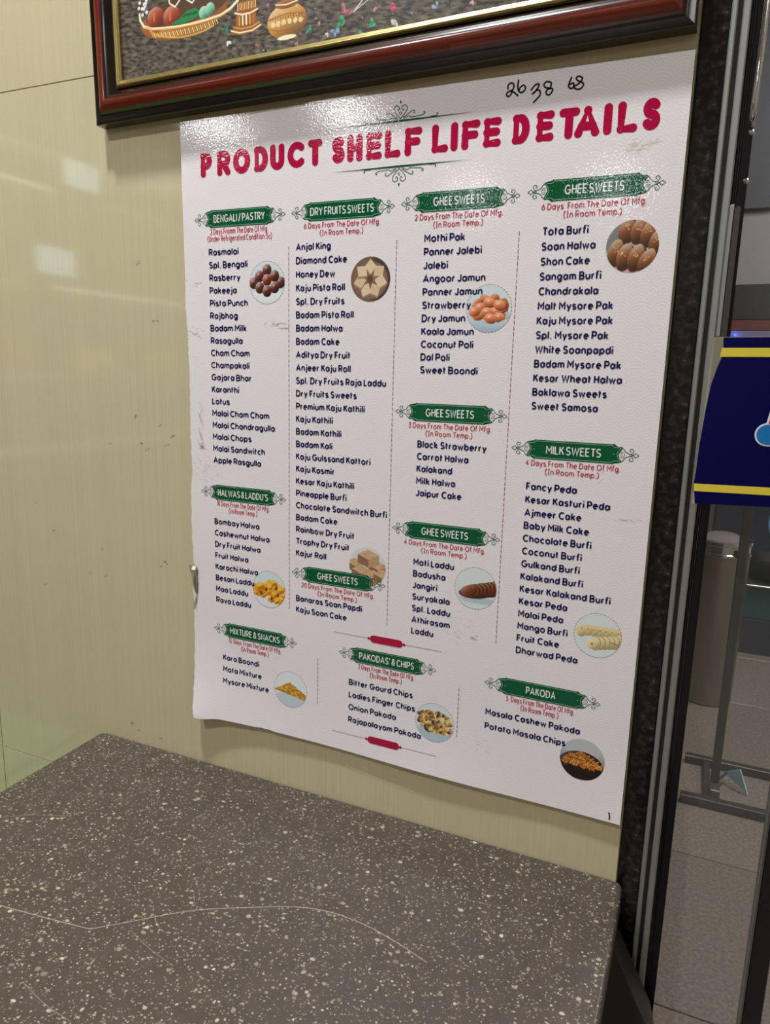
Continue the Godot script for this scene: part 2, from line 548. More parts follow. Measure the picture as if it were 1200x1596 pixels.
# laminate with fine upright lines; marks: extra specks and scuffs in metres from the sheet's lower left
func laminate(called: String, seed_: int, marks: bool) -> void:
	var r := RandomNumberGenerator.new()
	r.seed = seed_
	var n := 1024
	var lines := PackedFloat32Array()
	lines.resize(n)
	var drift := 0.0
	for x in n:
		drift = drift * 0.9 + r.randf_range(-0.004, 0.004)
		lines[x] = drift + r.randf_range(-0.022, 0.022) + (0.02 if r.randf() < 0.03 else 0.0) - (0.035 if r.randf() < 0.05 else 0.0)
	var d := PackedByteArray()
	d.resize(n * n * 3)
	for y in n:
		for x in n:
			var k := 1.0 + 0.6 * lines[x] + r.randf_range(-0.006, 0.006)
			var i := (y * n + x) * 3
			d[i] = int(clampf(193.0 * k, 0, 255))
			d[i + 1] = int(clampf(184.0 * k, 0, 255))
			d[i + 2] = int(clampf(150.0 * k, 0, 255))
	var img := Image.create_from_data(n, n, false, Image.FORMAT_RGB8, d)
	if marks:
		# the sheet runs from x -0.441 to 0.61 and y -0.1655 to 0.892 in poster measures
		for p: Array in [[-0.313, 0.292, 2], [-0.281, 0.249, 3], [-0.177, 0.231, 2], [-0.174, 0.188, 2], [-0.207, 0.189, 1], [-0.055, 0.227, 4], [-0.065, 0.219, 2], [-0.133, -0.05, 4], [-0.12, -0.06, 3], [-0.078, -0.064, 4], [-0.305, 0.157, 2], [-0.102, 0.438, 3], [-0.092, 0.401, 3], [-0.153, 0.397, 2], [-0.033, 0.414, 4], [-0.045, 0.40, 3], [-0.081, 0.393, 2], [-0.084, 0.65, 4], [-0.229, 0.646, 2], [-0.06, 0.572, 3], [-0.1, 0.44, 2], [-0.055, 0.428, 2]]:
			var c := Vector2((p[0] + 0.441) / 1.051, 1.0 - (p[1] + 0.1655) / 1.0575) * n
			for k in int(p[2]):
				var q := c + Vector2(r.randf_range(-5, 5), r.randf_range(-2.5, 2.5)) * (1.0 if k else 0.0)
				brush(img, [q, q + Vector2(r.randf_range(-3, 3), r.randf_range(-1.5, 1.5))], r.randf_range(0.8, 1.6), Color8(92, 80, 56), 0.6)
		brush(img, [Vector2(0.655, 0.865) * n, Vector2(0.70, 0.872) * n, Vector2(0.75, 0.877) * n], 1.1, Color8(226, 220, 190), 0.7)
	var m := mat(called, Color.WHITE, 0.06, 0.0, 0.5)
	m.albedo_texture = tex(img)
	relief(m, M.fine, 0.0)
	m.heightmap_enabled = false

func uv_panel(x0: float, x1: float, y0: float, y1: float, depth: float) -> ArrayMesh:
	# a wall sheet with slightly eased edges; its face carries the whole texture once
	var st := tool()
	var e := 0.0006
	var f := [Vector3(x0 + e, y0 + e, 0), Vector3(x0 + e, y1 - e, 0), Vector3(x1 - e, y1 - e, 0), Vector3(x1 - e, y0 + e, 0)]
	var b := [Vector3(x0, y0, -e), Vector3(x0, y1, -e), Vector3(x1, y1, -e), Vector3(x1, y0, -e)]
	var uv := [Vector2(0, 1), Vector2(0, 0), Vector2(1, 0), Vector2(1, 1)]
	for k: int in [0, 1, 2, 0, 2, 3]:
		st.set_normal(Vector3(0, 0, 1))
		st.set_uv(uv[k])
		st.add_vertex(f[k])
	for k in 4:
		var j := (k + 1) % 4
		var nrm: Vector3 = ((f[k] + f[j]) * 0.5 - Vector3((x0 + x1) / 2, (y0 + y1) / 2, 0)).normalized()
		for q: Array in [[f[k], uv[k]], [b[k], uv[k]], [b[j], uv[j]], [f[k], uv[k]], [b[j], uv[j]], [f[j], uv[j]], [b[k], uv[k]], [b[k] - Vector3(0, 0, depth), uv[k]], [b[j] - Vector3(0, 0, depth), uv[j]], [b[k], uv[k]], [b[j] - Vector3(0, 0, depth), uv[j]], [b[j], uv[j]]]:
			st.set_normal(nrm)
			st.set_uv(q[1])
			st.add_vertex(q[0])
	return st.commit()

func shell() -> void:
	laminate("laminate_marked", 41, true)
	laminate("laminate", 43, false)
	# the wall behind the poster: a core clad with laminate sheets, thin open joints between them
	var wall := structure("wall_back", "cream laminate wall with fine upright lines behind the poster")
	put(box(Vector3(-1.995, CEIL / 2, -0.066), Vector3(5.19, CEIL, 0.108)), "core", M.grout, wall)
	var xs := [-4.59, -3.594, -2.543, -1.492, -0.441, 0.61]
	var ys := [0.0, 0.6715, 1.7295, 2.7875, CEIL]
	for i in xs.size() - 1:
		for j in ys.size() - 1:
			var g := 0.0003
			var m: Material = M.laminate_marked if i == 4 and j == 1 else M.laminate
			put(uv_panel(xs[i] + (g if i else 0.0), xs[i + 1] - (g if i < 4 else 0.0), ys[j] + (g if j else 0.0), ys[j + 1] - (g if j < 3 else 0.0), 0.011), "laminate_sheet", m, wall)
	# floor of grey-brown tiles with open joints
	var fl := structure("floor", "grey-brown matt tiled floor with thin dark joints")
	put(box(Vector3(-1.0, -0.062, 3.2), Vector3(7.4, 0.1, 14.0)), "bed", M.grout, fl)
	put(box(Vector3(-1.0, -0.006, 7.3), Vector3(7.2, 0.012, 5.1)), "far_tiling", M.floor_tile, fl)
	var tw := 0.575
	var tile := box(Vector3(0, -0.006, 0), Vector3(tw - 0.003, 0.012, tw - 0.003), 0.0012)
	var k := 0
	var z := -0.668 - tw * 5.0 + tw / 2
	while z < 4.7:
		var x := 1.11 - tw * 7.0 - tw / 2
		while x < 2.8:
			put(tile, "floor_tile", [M.floor_tile_a, M.floor_tile_b, M.floor_tile_c][(k * 7 + k / 5) % 3], fl, Vector3(x, 0, z))
			k += 1
			x += tw
		z += tw
	var ce := structure("ceiling", "plain white shop ceiling")
	put(box(Vector3(-1.0, CEIL + 0.05, 3.2), Vector3(7.4, 0.1, 13.9)), "slab", M.white_paint, ce)
	mat("far_wall_paint", Color8(128, 126, 124), 0.6)
	mat("side_wall_paint", Color8(196, 186, 164), 0.6)
	var wl := structure("wall_left", "plain cream side wall of the shop")
	put(box(Vector3(-4.65, CEIL / 2, 3.2), Vector3(0.1, CEIL, 13.7)), "plaster", M.side_wall_paint, wl)
	var wr := structure("wall_right", "plain cream side wall beside the glass door")
	put(box(Vector3(2.65, CEIL / 2, 3.2), Vector3(0.1, CEIL, 13.7)), "plaster", M.side_wall_paint, wr)
	var wf := structure("wall_front", "plain cream wall facing the poster across the shop")
	put(box(Vector3(-1.0, CEIL / 2, 9.95), Vector3(7.2, CEIL, 0.1)), "plaster", M.side_wall_paint, wf)
	var wo := structure("wall_far", "grey wall seen far beyond the glass door")
	put(box(Vector3(-1.0, CEIL / 2, -3.6), Vector3(7.2, CEIL, 0.1)), "plaster", M.far_wall_paint, wo)
	mat("shutter_grey", Color8(58, 58, 66), 0.5)
	for slat in 24:
		put(box(Vector3(-0.9 + slat * 0.14, 2.895, -3.535), Vector3(0.134, 1.40, 0.028), 0.006), "shutter_slat", M.shutter_grey, wo)

func upright(called: String, m: Material, parent: Node, x0: float, x1: float, y0: float, y1: float, z0: float, z1: float, bevel := 0.001) -> MeshInstance3D:
	return put(box(Vector3((x0 + x1) / 2, (y0 + y1) / 2, (z0 + z1) / 2), Vector3(x1 - x0, y1 - y0, z1 - z0), bevel), called, m, parent)

func jamb_and_door() -> void:
	var top := 2.2
	var jamb := structure("trim_1", "polished dark brown granite strip edging the wall beside the poster")
	upright("granite_slab", M.granite, jamb, 0.6105, 0.636, 0.0, CEIL, -0.12, -0.003, 0.0015)
	var ch := structure("trim_2", "grey aluminium channel with a dark groove beside the granite")
	upright("channel_lip", M.aluminium, ch, 0.6362, 0.6415, 0.0, CEIL, -0.06, 0.001, 0.0012)
	upright("channel_web", M.dark_steel, ch, 0.6415, 0.6460, 0.0, CEIL, -0.06, -0.008, 0.0)
	upright("channel_lip", M.aluminium, ch, 0.6460, 0.6528, 0.0, CEIL, -0.06, 0.0015, 0.0012)
	var door := structure("door_1", "frameless glass door with black edge seal and aluminium lock plate")
	upright("edge_seal", M.black_gasket, door, 0.6530, 0.6565, 0.0, top, -0.045, -0.001, 0.001)
	upright("seal_bead", M.chrome, door, 0.6566, 0.6572, 0.0, top, -0.045, -0.0012, 0.0002)
	upright("edge_seal", M.black_gasket, door, 0.6573, 0.6660, 0.0, top, -0.045, -0.001, 0.001)
	upright("glass_pane", M.door_glass, door, 0.6661, 0.7595, 0.01, top, -0.026, -0.018, 0.0)
	upright("edge_seal", M.black_gasket, door, 0.7596, 0.7790, 0.0, top, -0.045, -0.001, 0.001)
	upright("glass_pane", M.door_glass, door, 0.7791, 1.745, 0.01, top, -0.026, -0.018, 0.0)
	# lock plate: a short aluminium cover with a rounded head, ending behind the sign
	var st := tool()
	add_box(st, Vector3(0.6553, HANG + 0.616, 0.0012), Vector3(0.0042, 0.124, 0.0045), 0.0008)
	put(st.commit(), "lock_plate", M.aluminium, door)
	st = tool()
	var pts := []
	for k in 9:
		var a := PI * k / 8.0
		pts.append(Vector2(0.6603 - 0.0026 * cos(a), 0.673 + 0.0026 * sin(a)))
	var front := []
	for p: Vector2 in [Vector2(0.6577, 0.554)] + pts + [Vector2(0.6629, 0.554)]:
		front.append(Vector3(p.x, HANG + p.y, 0.0055))
	face(st, front, Vector3.BACK)
	for k in front.size():
		var a: Vector3 = front[k]
		var b: Vector3 = front[(k + 1) % front.size()]
		var mid := (a + b) * 0.5 - Vector3(0.6603, HANG + 0.62, 0.0055)
		face(st, [a, b, b - Vector3(0, 0, 0.0065), a - Vector3(0, 0, 0.0065)], Vector3(mid.x * 20.0, mid.y, 0))
	put(st.commit(), "lock_cover", M.dark_steel, door)
	st = tool()
	var rod := []
	for p: Vector2 in [Vector2(0.6665, 0.93), Vector2(0.6655, 0.86), Vector2(0.6650, 0.80), Vector2(0.6642, 0.762)]:
		rod.append(Vector3(p.x, HANG + p.y, 0.018))
	rod.append(Vector3(0.6640, HANG + 0.752, 0.012))
	rod.append(Vector3(0.6640, HANG + 0.748, -0.002))
	tube(st, rod, 0.0028, 10)
	put(st.commit(), "pull_rod", M.chrome, door)
	for y: float in [0.742, 0.699]:
		st = tool()
		lathe(st, [Vector2(0.0, 0.002), Vector2(0.002, 0.0015), Vector2(0.0028, 0.0)], Vector3.ZERO, 12)
		var o := put(st.commit(), "screw_cap", M.chrome, door, Vector3(0.6645, HANG + y, -0.001))
		o.rotation_degrees.x = 90
	# header over the door and the wall on its far side
	var hd := structure("wall_above_door", "cream wall above the glass door")
	put(box(Vector3(1.2, (top + CEIL) / 2, -0.06), Vector3(1.092, CEIL - top, 0.12)), "plaster", M.side_wall_paint, hd)
	var wb := structure("wall_beside_door", "cream wall on the far side of the glass door")
	put(box(Vector3(2.173, CEIL / 2, -0.06), Vector3(0.854, CEIL, 0.12)), "plaster", M.side_wall_paint, wb)
	# navy sign on clear acrylic fixed across the door edge
	var s := thing("door_sign", "navy blue sign with yellow stripes and a red and blue emblem on the glass door", "sign", Vector3(0.70, HANG + 0.388, 0.010))
	mat("sign_navy", Color8(3, 5, 66), 0.2, 0.0, 0.35)
	mat("sign_yellow", Color8(214, 198, 62), 0.35)
	mat("sign_blue", Color8(18, 112, 178), 0.35)
	mat("sign_red", Color8(206, 62, 40), 0.35)
	mat("sign_white", Color8(222, 224, 230), 0.35)
	var o := Vector3(0.70, 0.388, 0)
	put(slab(PackedVector2Array([Vector2(0.648, 0.386), Vector2(0.86, 0.395), Vector2(0.86, 0.556), Vector2(0.6515, 0.5535)]), 0.0, 0.0018, o), "acrylic_sheet", M.clear_acrylic, s)
	put(slab(PackedVector2Array([Vector2(0.6508, 0.3862), Vector2(0.86, 0.3955), Vector2(0.86, 0.5555), Vector2(0.6603, 0.5530), Vector2(0.6617, 0.5363), Vector2(0.6577, 0.5245), Vector2(0.6537, 0.5068), Vector2(0.6512, 0.4812), Vector2(0.6492, 0.4488), Vector2(0.6485, 0.4192), Vector2(0.6477, 0.4071)]), 0.0019, 0.0024, o), "navy_film", M.sign_navy, s)
	put(slab(PackedVector2Array([Vector2(0.6590, 0.5344), Vector2(0.86, 0.5364), Vector2(0.86, 0.5448), Vector2(0.6600, 0.5430)]), 0.0024, 0.0026, o), "yellow_stripe", M.sign_yellow, s)
	put(slab(PackedVector2Array([Vector2(0.6490, 0.3992), Vector2(0.86, 0.4045), Vector2(0.86, 0.4122), Vector2(0.6478, 0.4069)]), 0.0024, 0.0026, o), "yellow_stripe", M.sign_yellow, s)
	var em := put(slab(capsule(Vector2(0.7092, 0.4605), Vector2(0.732, 0.4605), 0.0114), 0.0026, 0.0028, o), "emblem", M.sign_white, s)
	put(slab(capsule(Vector2(0.7092, 0.4605), Vector2(0.732, 0.4605), 0.0098), 0.0030, 0.0032, o), "blue_bar", M.sign_blue, em)
	put(slab(PackedVector2Array([Vector2(0.7068, 0.470), Vector2(0.7215, 0.470), Vector2(0.7215, 0.506), Vector2(0.7165, 0.506), Vector2(0.7100, 0.490)]), 0.0024, 0.0026, o), "emblem_border", M.sign_white, s)
	put(slab(PackedVector2Array([Vector2(0.7088, 0.471), Vector2(0.7200, 0.471), Vector2(0.7200, 0.5045), Vector2(0.7175, 0.5045), Vector2(0.7115, 0.489)]), 0.0028, 0.0029, o), "red_wing", M.sign_red, s)

func capsule(a: Vector2, b: Vector2, r: float) -> PackedVector2Array:
	var o := PackedVector2Array()
	for k in 13:
		var t := PI / 2 + PI * k / 12.0
		o.append(a + Vector2(cos(t), sin(t)) * r)
	for k in 13:
		var t := -PI / 2 + PI * k / 12.0
		o.append(b + Vector2(cos(t), sin(t)) * r)
	return o

func slab(poly: PackedVector2Array, z0: float, z1: float, origin := Vector3.ZERO) -> ArrayMesh:
	var st := tool()
	var idx := Geometry2D.triangulate_polygon(poly)
	for k in range(0, idx.size(), 3):
		var t := [poly[idx[k]], poly[idx[k + 1]], poly[idx[k + 2]]]
		face(st, [Vector3(t[0].x, t[0].y, z1) - origin, Vector3(t[1].x, t[1].y, z1) - origin, Vector3(t[2].x, t[2].y, z1) - origin], Vector3.BACK)
		face(st, [Vector3(t[0].x, t[0].y, z0) - origin, Vector3(t[1].x, t[1].y, z0) - origin, Vector3(t[2].x, t[2].y, z0) - origin], Vector3.FORWARD)
	var cc := Geometry2D.is_polygon_clockwise(poly)
	for k in poly.size():
		var a := poly[k]
		var b := poly[(k + 1) % poly.size()]
		var n := Vector3(b.y - a.y, a.x - b.x, 0) * (-1.0 if cc else 1.0)
		face(st, [Vector3(a.x, a.y, z0) - origin, Vector3(b.x, b.y, z0) - origin, Vector3(b.x, b.y, z1) - origin, Vector3(a.x, a.y, z1) - origin], n)
	return st.commit()

# ------------------------------------------------------------------ the poster
var left_edge := [[0.0, 0.0036], [0.006, 0.0008], [0.019, -0.0013], [0.067, -0.0013], [0.074, -0.0003], [0.08, -0.0018], [0.131, -0.0017], [0.168, -0.0012], [0.176, 0.0024], [0.19, 0.0050], [0.205, 0.0062], [0.222, 0.0070], [0.229, 0.0066], [0.232, 0.0016], [0.2356, 0.0006], [0.283, -0.0016], [0.341, -0.0009], [0.36, 0.0016], [0.38, 0.0021], [0.41, 0.0010], [0.4517, 0.0018], [0.51, 0.0020], [0.5553, 0.0011], [0.589, -0.0009], [0.655, -0.0006], [0.743, -0.0015], [0.8187, -0.0017]]

func left_of(y: float) -> float:
	for i in left_edge.size() - 1:
		if y <= left_edge[i + 1][0]:
			return lerpf(left_edge[i][1], left_edge[i + 1][1], (y - left_edge[i][0]) / (left_edge[i + 1][0] - left_edge[i][0]))
	return -0.0017

func sheet_image() -> Image:
	# white film print with pale overlapping wave fans; 2 pixels to the millimetre
	var tw := 80
	var th := 40
	var t := Image.create_empty(tw, th, false, Image.FORMAT_RGB8)
	for y in th:
		for x in tw:
			var best := -1.0
			# fans of radius 40: rows 20 px apart, each row shifted by half a fan; the lower row lies on top
			for row in range(3, -4, -1):
				for cx in range(-1, 3):
					var c := Vector2(cx * 80.0 + (40.0 if posmod(row, 2) else 0.0), 20.0 * row + 40.0)
					var d := c.distance_to(Vector2(x + 0.5, y + 0.5))
					if d < 40.0 and y + 0.5 <= c.y + 0.01 and best < 0.0:
						best = d
			var ring := 0.0
			if best >= 0.0:
				ring = 0.5 + 0.5 * cos(best / 40.0 * TAU * 6.0)
			var k := 0.972 + 0.028 * ring
			t.set_pixel(x, y, Color(0.91 * k + 0.012 * ring, 0.888 * k + 0.014 * ring, 0.896 * k + 0.014 * ring))
	var img := Image.create_empty(1220, 1640, false, Image.FORMAT_RGB8)
	for y in range(0, 1640, th):
		for x in range(0, 1220, tw):
			img.blit_rect(t, Rect2i(0, 0, tw, th), Vector2i(x, y))
	# handling dirt: scuffs along the worn left edge, a brown smear under the title, grey rubs
	var r := RandomNumberGenerator.new()
	r.seed = 77
	var smear := func(cx: float, cy: float, w: float, h: float, n: int, c: Color, a: float, slope: float) -> void:
		for i in n:
			var p := Vector2(cx + r.randfn(0.0, w), cy + r.randfn(0.0, h)) * 2000.0
			p.y = 1640.0 - p.y
			var l := r.randf_range(2.0, 14.0)
			brush(img, [p, p + Vector2(l, l * slope + r.randf_range(-1.5, 1.5))], r.randf_range(0.8, 2.2), c, a * r.randf_range(0.3, 1.0))
	smear.call(0.558, 0.737, 0.007, 0.0035, 46, Color8(160, 130, 84), 0.35, -0.15)
	smear.call(0.575, 0.739, 0.004, 0.001, 10, Color8(160, 130, 84), 0.35, -0.15)
	smear.call(0.142, 0.567, 0.007, 0.0014, 26, Color8(120, 100, 66), 0.5, 0.15)
	smear.call(0.150, 0.562, 0.004, 0.0008, 14, Color8(120, 100, 66), 0.5, 0.0)
	smear.call(0.010, 0.48, 0.008, 0.06, 40, Color8(120, 110, 100), 0.18, 0.6)
	smear.call(0.012, 0.555, 0.011, 0.004, 22, Color8(96, 84, 72), 0.55, 0.1)
	smear.call(0.017, 0.43, 0.0012, 0.02, 18, Color8(100, 88, 72), 0.4, 3.0)
	smear.call(0.018, 0.404, 0.002, 0.002, 14, Color8(80, 66, 48), 0.7, 0.5)
	smear.call(0.025, 0.375, 0.013, 0.012, 60, Color8(130, 118, 110), 0.3, 0.3)
	smear.call(0.015, 0.62, 0.007, 0.002, 8, Color8(90, 70, 66), 0.5, 0.3)
	smear.call(0.21, 0.365, 0.015, 0.002, 14, Color8(140, 128, 118), 0.3, 0.1)
	smear.call(0.40, 0.205, 0.012, 0.008, 40, Color8(128, 116, 118), 0.22, 0.5)
	smear.call(0.42, 0.196, 0.003, 0.002, 10, Color8(80, 66, 66), 0.5, 0.2)
	smear.call(0.43, 0.06, 0.012, 0.006, 16, Color8(140, 130, 132), 0.3, 0.3)
	smear.call(0.585, 0.36, 0.008, 0.001, 8, Color8(120, 104, 90), 0.5, 0.05)
	smear.call(0.545, 0.41, 0.01, 0.01, 18, Color8(150, 136, 136), 0.2, -1.0)
	smear.call(0.3, 0.4, 0.2, 0.25, 120, Color8(150, 138, 138), 0.16, 0.4)
	brush(img, [Vector2(2 * 42, 1640 - 2 * 796), Vector2(2 * 46, 1640 - 2 * 791)], 1.4, Color8(60, 50, 50), 0.8)
	return img

func poster() -> void:
	var P := thing("poster", "white printed poster listing sweets and their shelf life on the laminate wall", "poster", Vector3(0, HANG, 0))
	var nx := 44
	var ny := 150
	var grid := []
	var r := RandomNumberGenerator.new()
	r.seed = 5
	for j in ny + 1:
		var row := []
		for i in nx + 1:
			var u := pow(float(i) / nx, 1.15)
			var v := float(j) / ny
			var y := v * 0.8187
			var x0 := left_of(y) + (r.randf_range(-0.0009, 0.0007) if j > 0 and y < 0.62 and i == 0 else 0.0)
			var x := lerpf(x0, SHEET_R, u)
			# the lower edge runs up a little beside the curled corner
			var dy := 0.0048 * smoothstep(0.012, 0.045, x) * (1.0 - smoothstep(0.12, 0.5, x)) + (0.0012 if i > 9 and i < 12 else 0.0)
			y = lerpf(dy, 0.8187, v)
			row.append(Vector3(x, y, lift(x, y)))
		grid.append(row)
	var st := tool()
	var sheet_uv := func(p: Vector3) -> Vector2: return Vector2(p.x / 0.61, 1.0 - p.y / 0.82)
	for j in ny:
		for i in nx:
			var a: Vector3 = grid[j][i]
			var b: Vector3 = grid[j + 1][i]
			var c: Vector3 = grid[j + 1][i + 1]
			var d: Vector3 = grid[j][i + 1]
			for p: Vector3 in [a, b, c, a, c, d]:
				var gx := (lift(p.x + 0.002, p.y) - lift(p.x - 0.002, p.y)) / 0.004
				var gy := (lift(p.x, p.y + 0.002) - lift(p.x, p.y - 0.002)) / 0.004
				st.set_normal(Vector3(-gx, -gy, 1).normalized())
				st.set_uv(sheet_uv.call(p))
				st.add_vertex(p)
	var sheet := mat("poster_sheet", Color.WHITE, 0.06)
	sheet.albedo_texture = tex(sheet_image())
	# the pebbled film as relief at the same grain as on the inks
	relief(sheet, film_grain(), 0.0048)
	put(st.commit(), "printed_sheet", sheet, P)
	st = tool()
	var th := Vector3(0, 0, -0.003)
	var rim := []
	for i in nx + 1:
		rim.append(grid[0][i])
	for j in range(1, ny + 1):
		rim.append(grid[j][nx])
	for i in range(nx - 1, -1, -1):
		rim.append(grid[ny][i])
	for j in range(ny - 1, -1, -1):
		rim.append(grid[j][0])
	for k in rim.size() - 1:
		var a: Vector3 = rim[k]
		var b: Vector3 = rim[k + 1]
		var n := Vector3(b.y - a.y, a.x - b.x, 0)
		face(st, [a, b, b + th, a + th], n)
	for j in ny:
		for i in nx:
			face(st, [grid[j][i] + th, grid[j][i + 1] + th, grid[j + 1][i + 1] + th, grid[j + 1][i] + th], Vector3.FORWARD)
	put(st.commit(), "board_edge", M.foam_core, P)
	# the torn flap of film hanging off the left edge
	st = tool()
	# curled tongue with painted grey shade, torn lip with painted highlight, crumpled end below
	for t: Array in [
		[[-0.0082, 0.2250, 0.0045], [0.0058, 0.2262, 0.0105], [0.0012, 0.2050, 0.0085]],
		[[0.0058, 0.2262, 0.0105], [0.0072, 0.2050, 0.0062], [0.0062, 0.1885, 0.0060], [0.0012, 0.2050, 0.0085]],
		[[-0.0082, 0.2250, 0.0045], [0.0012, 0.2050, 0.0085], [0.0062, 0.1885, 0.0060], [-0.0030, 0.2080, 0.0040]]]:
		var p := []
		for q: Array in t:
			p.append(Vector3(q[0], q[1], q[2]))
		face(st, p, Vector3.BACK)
	put(st.commit(), "torn_flap", M.torn_film_shaded, P)
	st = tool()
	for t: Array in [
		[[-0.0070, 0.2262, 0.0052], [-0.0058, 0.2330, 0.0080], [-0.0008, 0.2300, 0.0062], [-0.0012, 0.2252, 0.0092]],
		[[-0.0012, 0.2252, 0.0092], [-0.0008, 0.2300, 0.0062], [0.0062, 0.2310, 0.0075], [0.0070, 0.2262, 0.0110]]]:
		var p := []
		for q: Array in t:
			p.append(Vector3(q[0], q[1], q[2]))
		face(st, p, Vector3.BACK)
	put(st.commit(), "torn_flap", M.torn_film_lit, P)
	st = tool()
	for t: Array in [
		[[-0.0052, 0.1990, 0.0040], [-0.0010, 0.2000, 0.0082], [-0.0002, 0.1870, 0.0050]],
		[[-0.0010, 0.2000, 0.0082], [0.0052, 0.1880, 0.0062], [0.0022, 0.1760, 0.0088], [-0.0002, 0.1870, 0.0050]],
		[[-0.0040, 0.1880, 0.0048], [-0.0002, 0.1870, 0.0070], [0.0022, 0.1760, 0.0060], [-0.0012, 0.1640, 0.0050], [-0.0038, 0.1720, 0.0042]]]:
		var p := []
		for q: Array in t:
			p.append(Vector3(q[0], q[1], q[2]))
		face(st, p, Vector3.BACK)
	put(st.commit(), "torn_flap", M.torn_film_lit, P)
	# title, letter by letter as printed
	var letters := [["P", 0.0291, 0.0471], ["R", 0.0547, 0.0753], ["O", 0.0792, 0.1051], ["D", 0.1103, 0.1309], ["U", 0.1337, 0.1543], ["C", 0.1584, 0.1821], ["T", 0.187, 0.2066], ["S", 0.2191, 0.2361], ["H", 0.2394, 0.2594], ["E", 0.2635, 0.2839], ["L", 0.2871, 0.307], ["F", 0.3117, 0.3327], ["L", 0.3441, 0.3637], ["I", 0.3663, 0.3755], ["F", 0.3787, 0.3996], ["E", 0.4031, 0.423], ["D", 0.4348, 0.4534], ["E", 0.4601, 0.4789], ["T", 0.4835, 0.5044], ["A", 0.4997, 0.5249], ["I", 0.5283, 0.5376], ["L", 0.5415, 0.5613], ["S", 0.5653, 0.5822]]
	for l: Array in letters:
		st = tool()
		var g := glyph(l[0])
		var pen := 0.0083
		var w: float = l[2] - l[1] - pen
		var rise := 0.00018
		var y0: float = 0.7490 + pen * 0.5 + l[1] * 0.004
		for stroke: PackedVector2Array in g[1]:
			var pts := PackedVector2Array()
			for p in stroke:
				pts.append(Vector2(l[1] + pen * 0.5 + (p.x / g[0] * w if g[0] > 0.0 else 0.0), y0 + p.y * 0.0212))
			# round every corner of the pen line
			ribbon(st, pts, pen, rise)
			for n in pts.size():
				var turn := PI
				if n > 0 and n < pts.size() - 1:
					turn = absf((pts[n] - pts[n - 1]).angle_to(pts[n + 1] - pts[n]))
				if turn < 0.5 or (n in [0, pts.size() - 1] and pts[0].distance_to(pts[-1]) < 0.0001 and l[0] == "O"):
					continue
				rise += 0.000006
				for k in 16:
					tri2(st, pts[n], pts[n] + Vector2.from_angle(TAU * k / 16.0) * pen * 0.5, pts[n] + Vector2.from_angle(TAU * (k + 1) / 16.0) * pen * 0.5, rise)
			rise += 0.000006
		put(st.commit(), "title_letter", M.ink_crimson, P)
	flourish(P, Vector2(0.3058, 0.7880), 1.0)
	flourish(P, Vector2(0.3058, 0.7405), -1.0)
	# headings: text, centre, sub lines (text, centre x, baseline, pen condensed?)
	var two := "(Ìn Room Temp.)"
	headings(P, [
		["BENGALI / PASTRY", 0.0866, 0.6985, 0.75, "2 Days Fromm The Date Of Mfg.", "(Under Refrigerated Condition:5c)", 0.0883, 0.0982, true],
		["DRY FRUITS SWEETS", 0.2328, 0.6985, 0.82, "6 Days From The Date Of Mfg.", two, 0.1024, 0.0584, false],
		["GHEE SWEETS", 0.3785, 0.6998, 0.575, "2 Days From The Date Of Mfg.", two, 0.1031, 0.0582, false],
		["GHEE SWEETS", 0.5240, 0.7022, 0.575, "6 Days  From The Date Of Mfg.", two, 0.1060, 0.0590, false],
		["GHEE SWEETS", 0.3780, 0.4652, 0.575, "3 Days From The Date Of Mfg.", two, 0.1030, 0.0581, false],
		["MILK SWEETS", 0.5228, 0.4306, 0.575, "4 Days From The Date Of Mfg.", two, 0.1034, 0.0587, false],
		["HALWAS & LADDU'S", 0.0862, 0.3415, 0.79, "10 Days From The Date Of Mfg.", two, 0.0862, 0.0469, true],
		["GHEE SWEETS", 0.2328, 0.2438, 0.575, "20 Days From The Date Of Mfg.", two, 0.1075, 0.0586, false],
		["GHEE SWEETS", 0.3778, 0.3213, 0.575, "4 Days From The Date Of Mfg.", two, 0.1042, 0.0587, false],
		["MIXTURE & SNACKS", 0.1028, 0.1426, 0.80, "15  Days  From The Date Of Mfg.", two, 0.0879, 0.0463, true],
		["PAKODAS' & CHIPS", 0.3054, 0.1437, 0.75, "2 Days From The Date Of Mfg.", two, 0.0796, 0.0452, true],
		["PAKODA", 0.5060, 0.1421, 0.34, "5  Days From The Date Of Mfg.", two, 0.0814, 0.0451, true]])
	# the lists: x, first and last baseline, lines
	lists(P, 0.0390, 0.6537, 0.3824, "Malai Chandragulla", 0.0996, ["Rasmalai", "Spl. Bengali", "Rasberry", "Pakeeja", "Pista Punch", "Rajbhog", "Badam Milk", "Rasagulla", "Cham Cham", "Champakali", "Gajara Bhar", "Karanthi", "Lotus", "Malai Cham Cham", "Malai Chandragulla", "Malai Chops", "Malai Sandwitch", "Apple Rasgulla"])
	lists(P, 0.0385, 0.2960, 0.1818, "Cashewnut Halwa", 0.0905, ["Bombay Halwa", "Cashewnut Halwa", "Dry Fruit Halwa", "Fruit Halwa", "Karachi Halwa", "Besan Laddu", "Maa Laddu", "Rava Laddu"])
	lists(P, 0.0487, 0.0962, 0.0608, "Mysore Mixture", 0.0774, ["Kara Boondi", "Mota Mixture", "Mysore Mixture"])
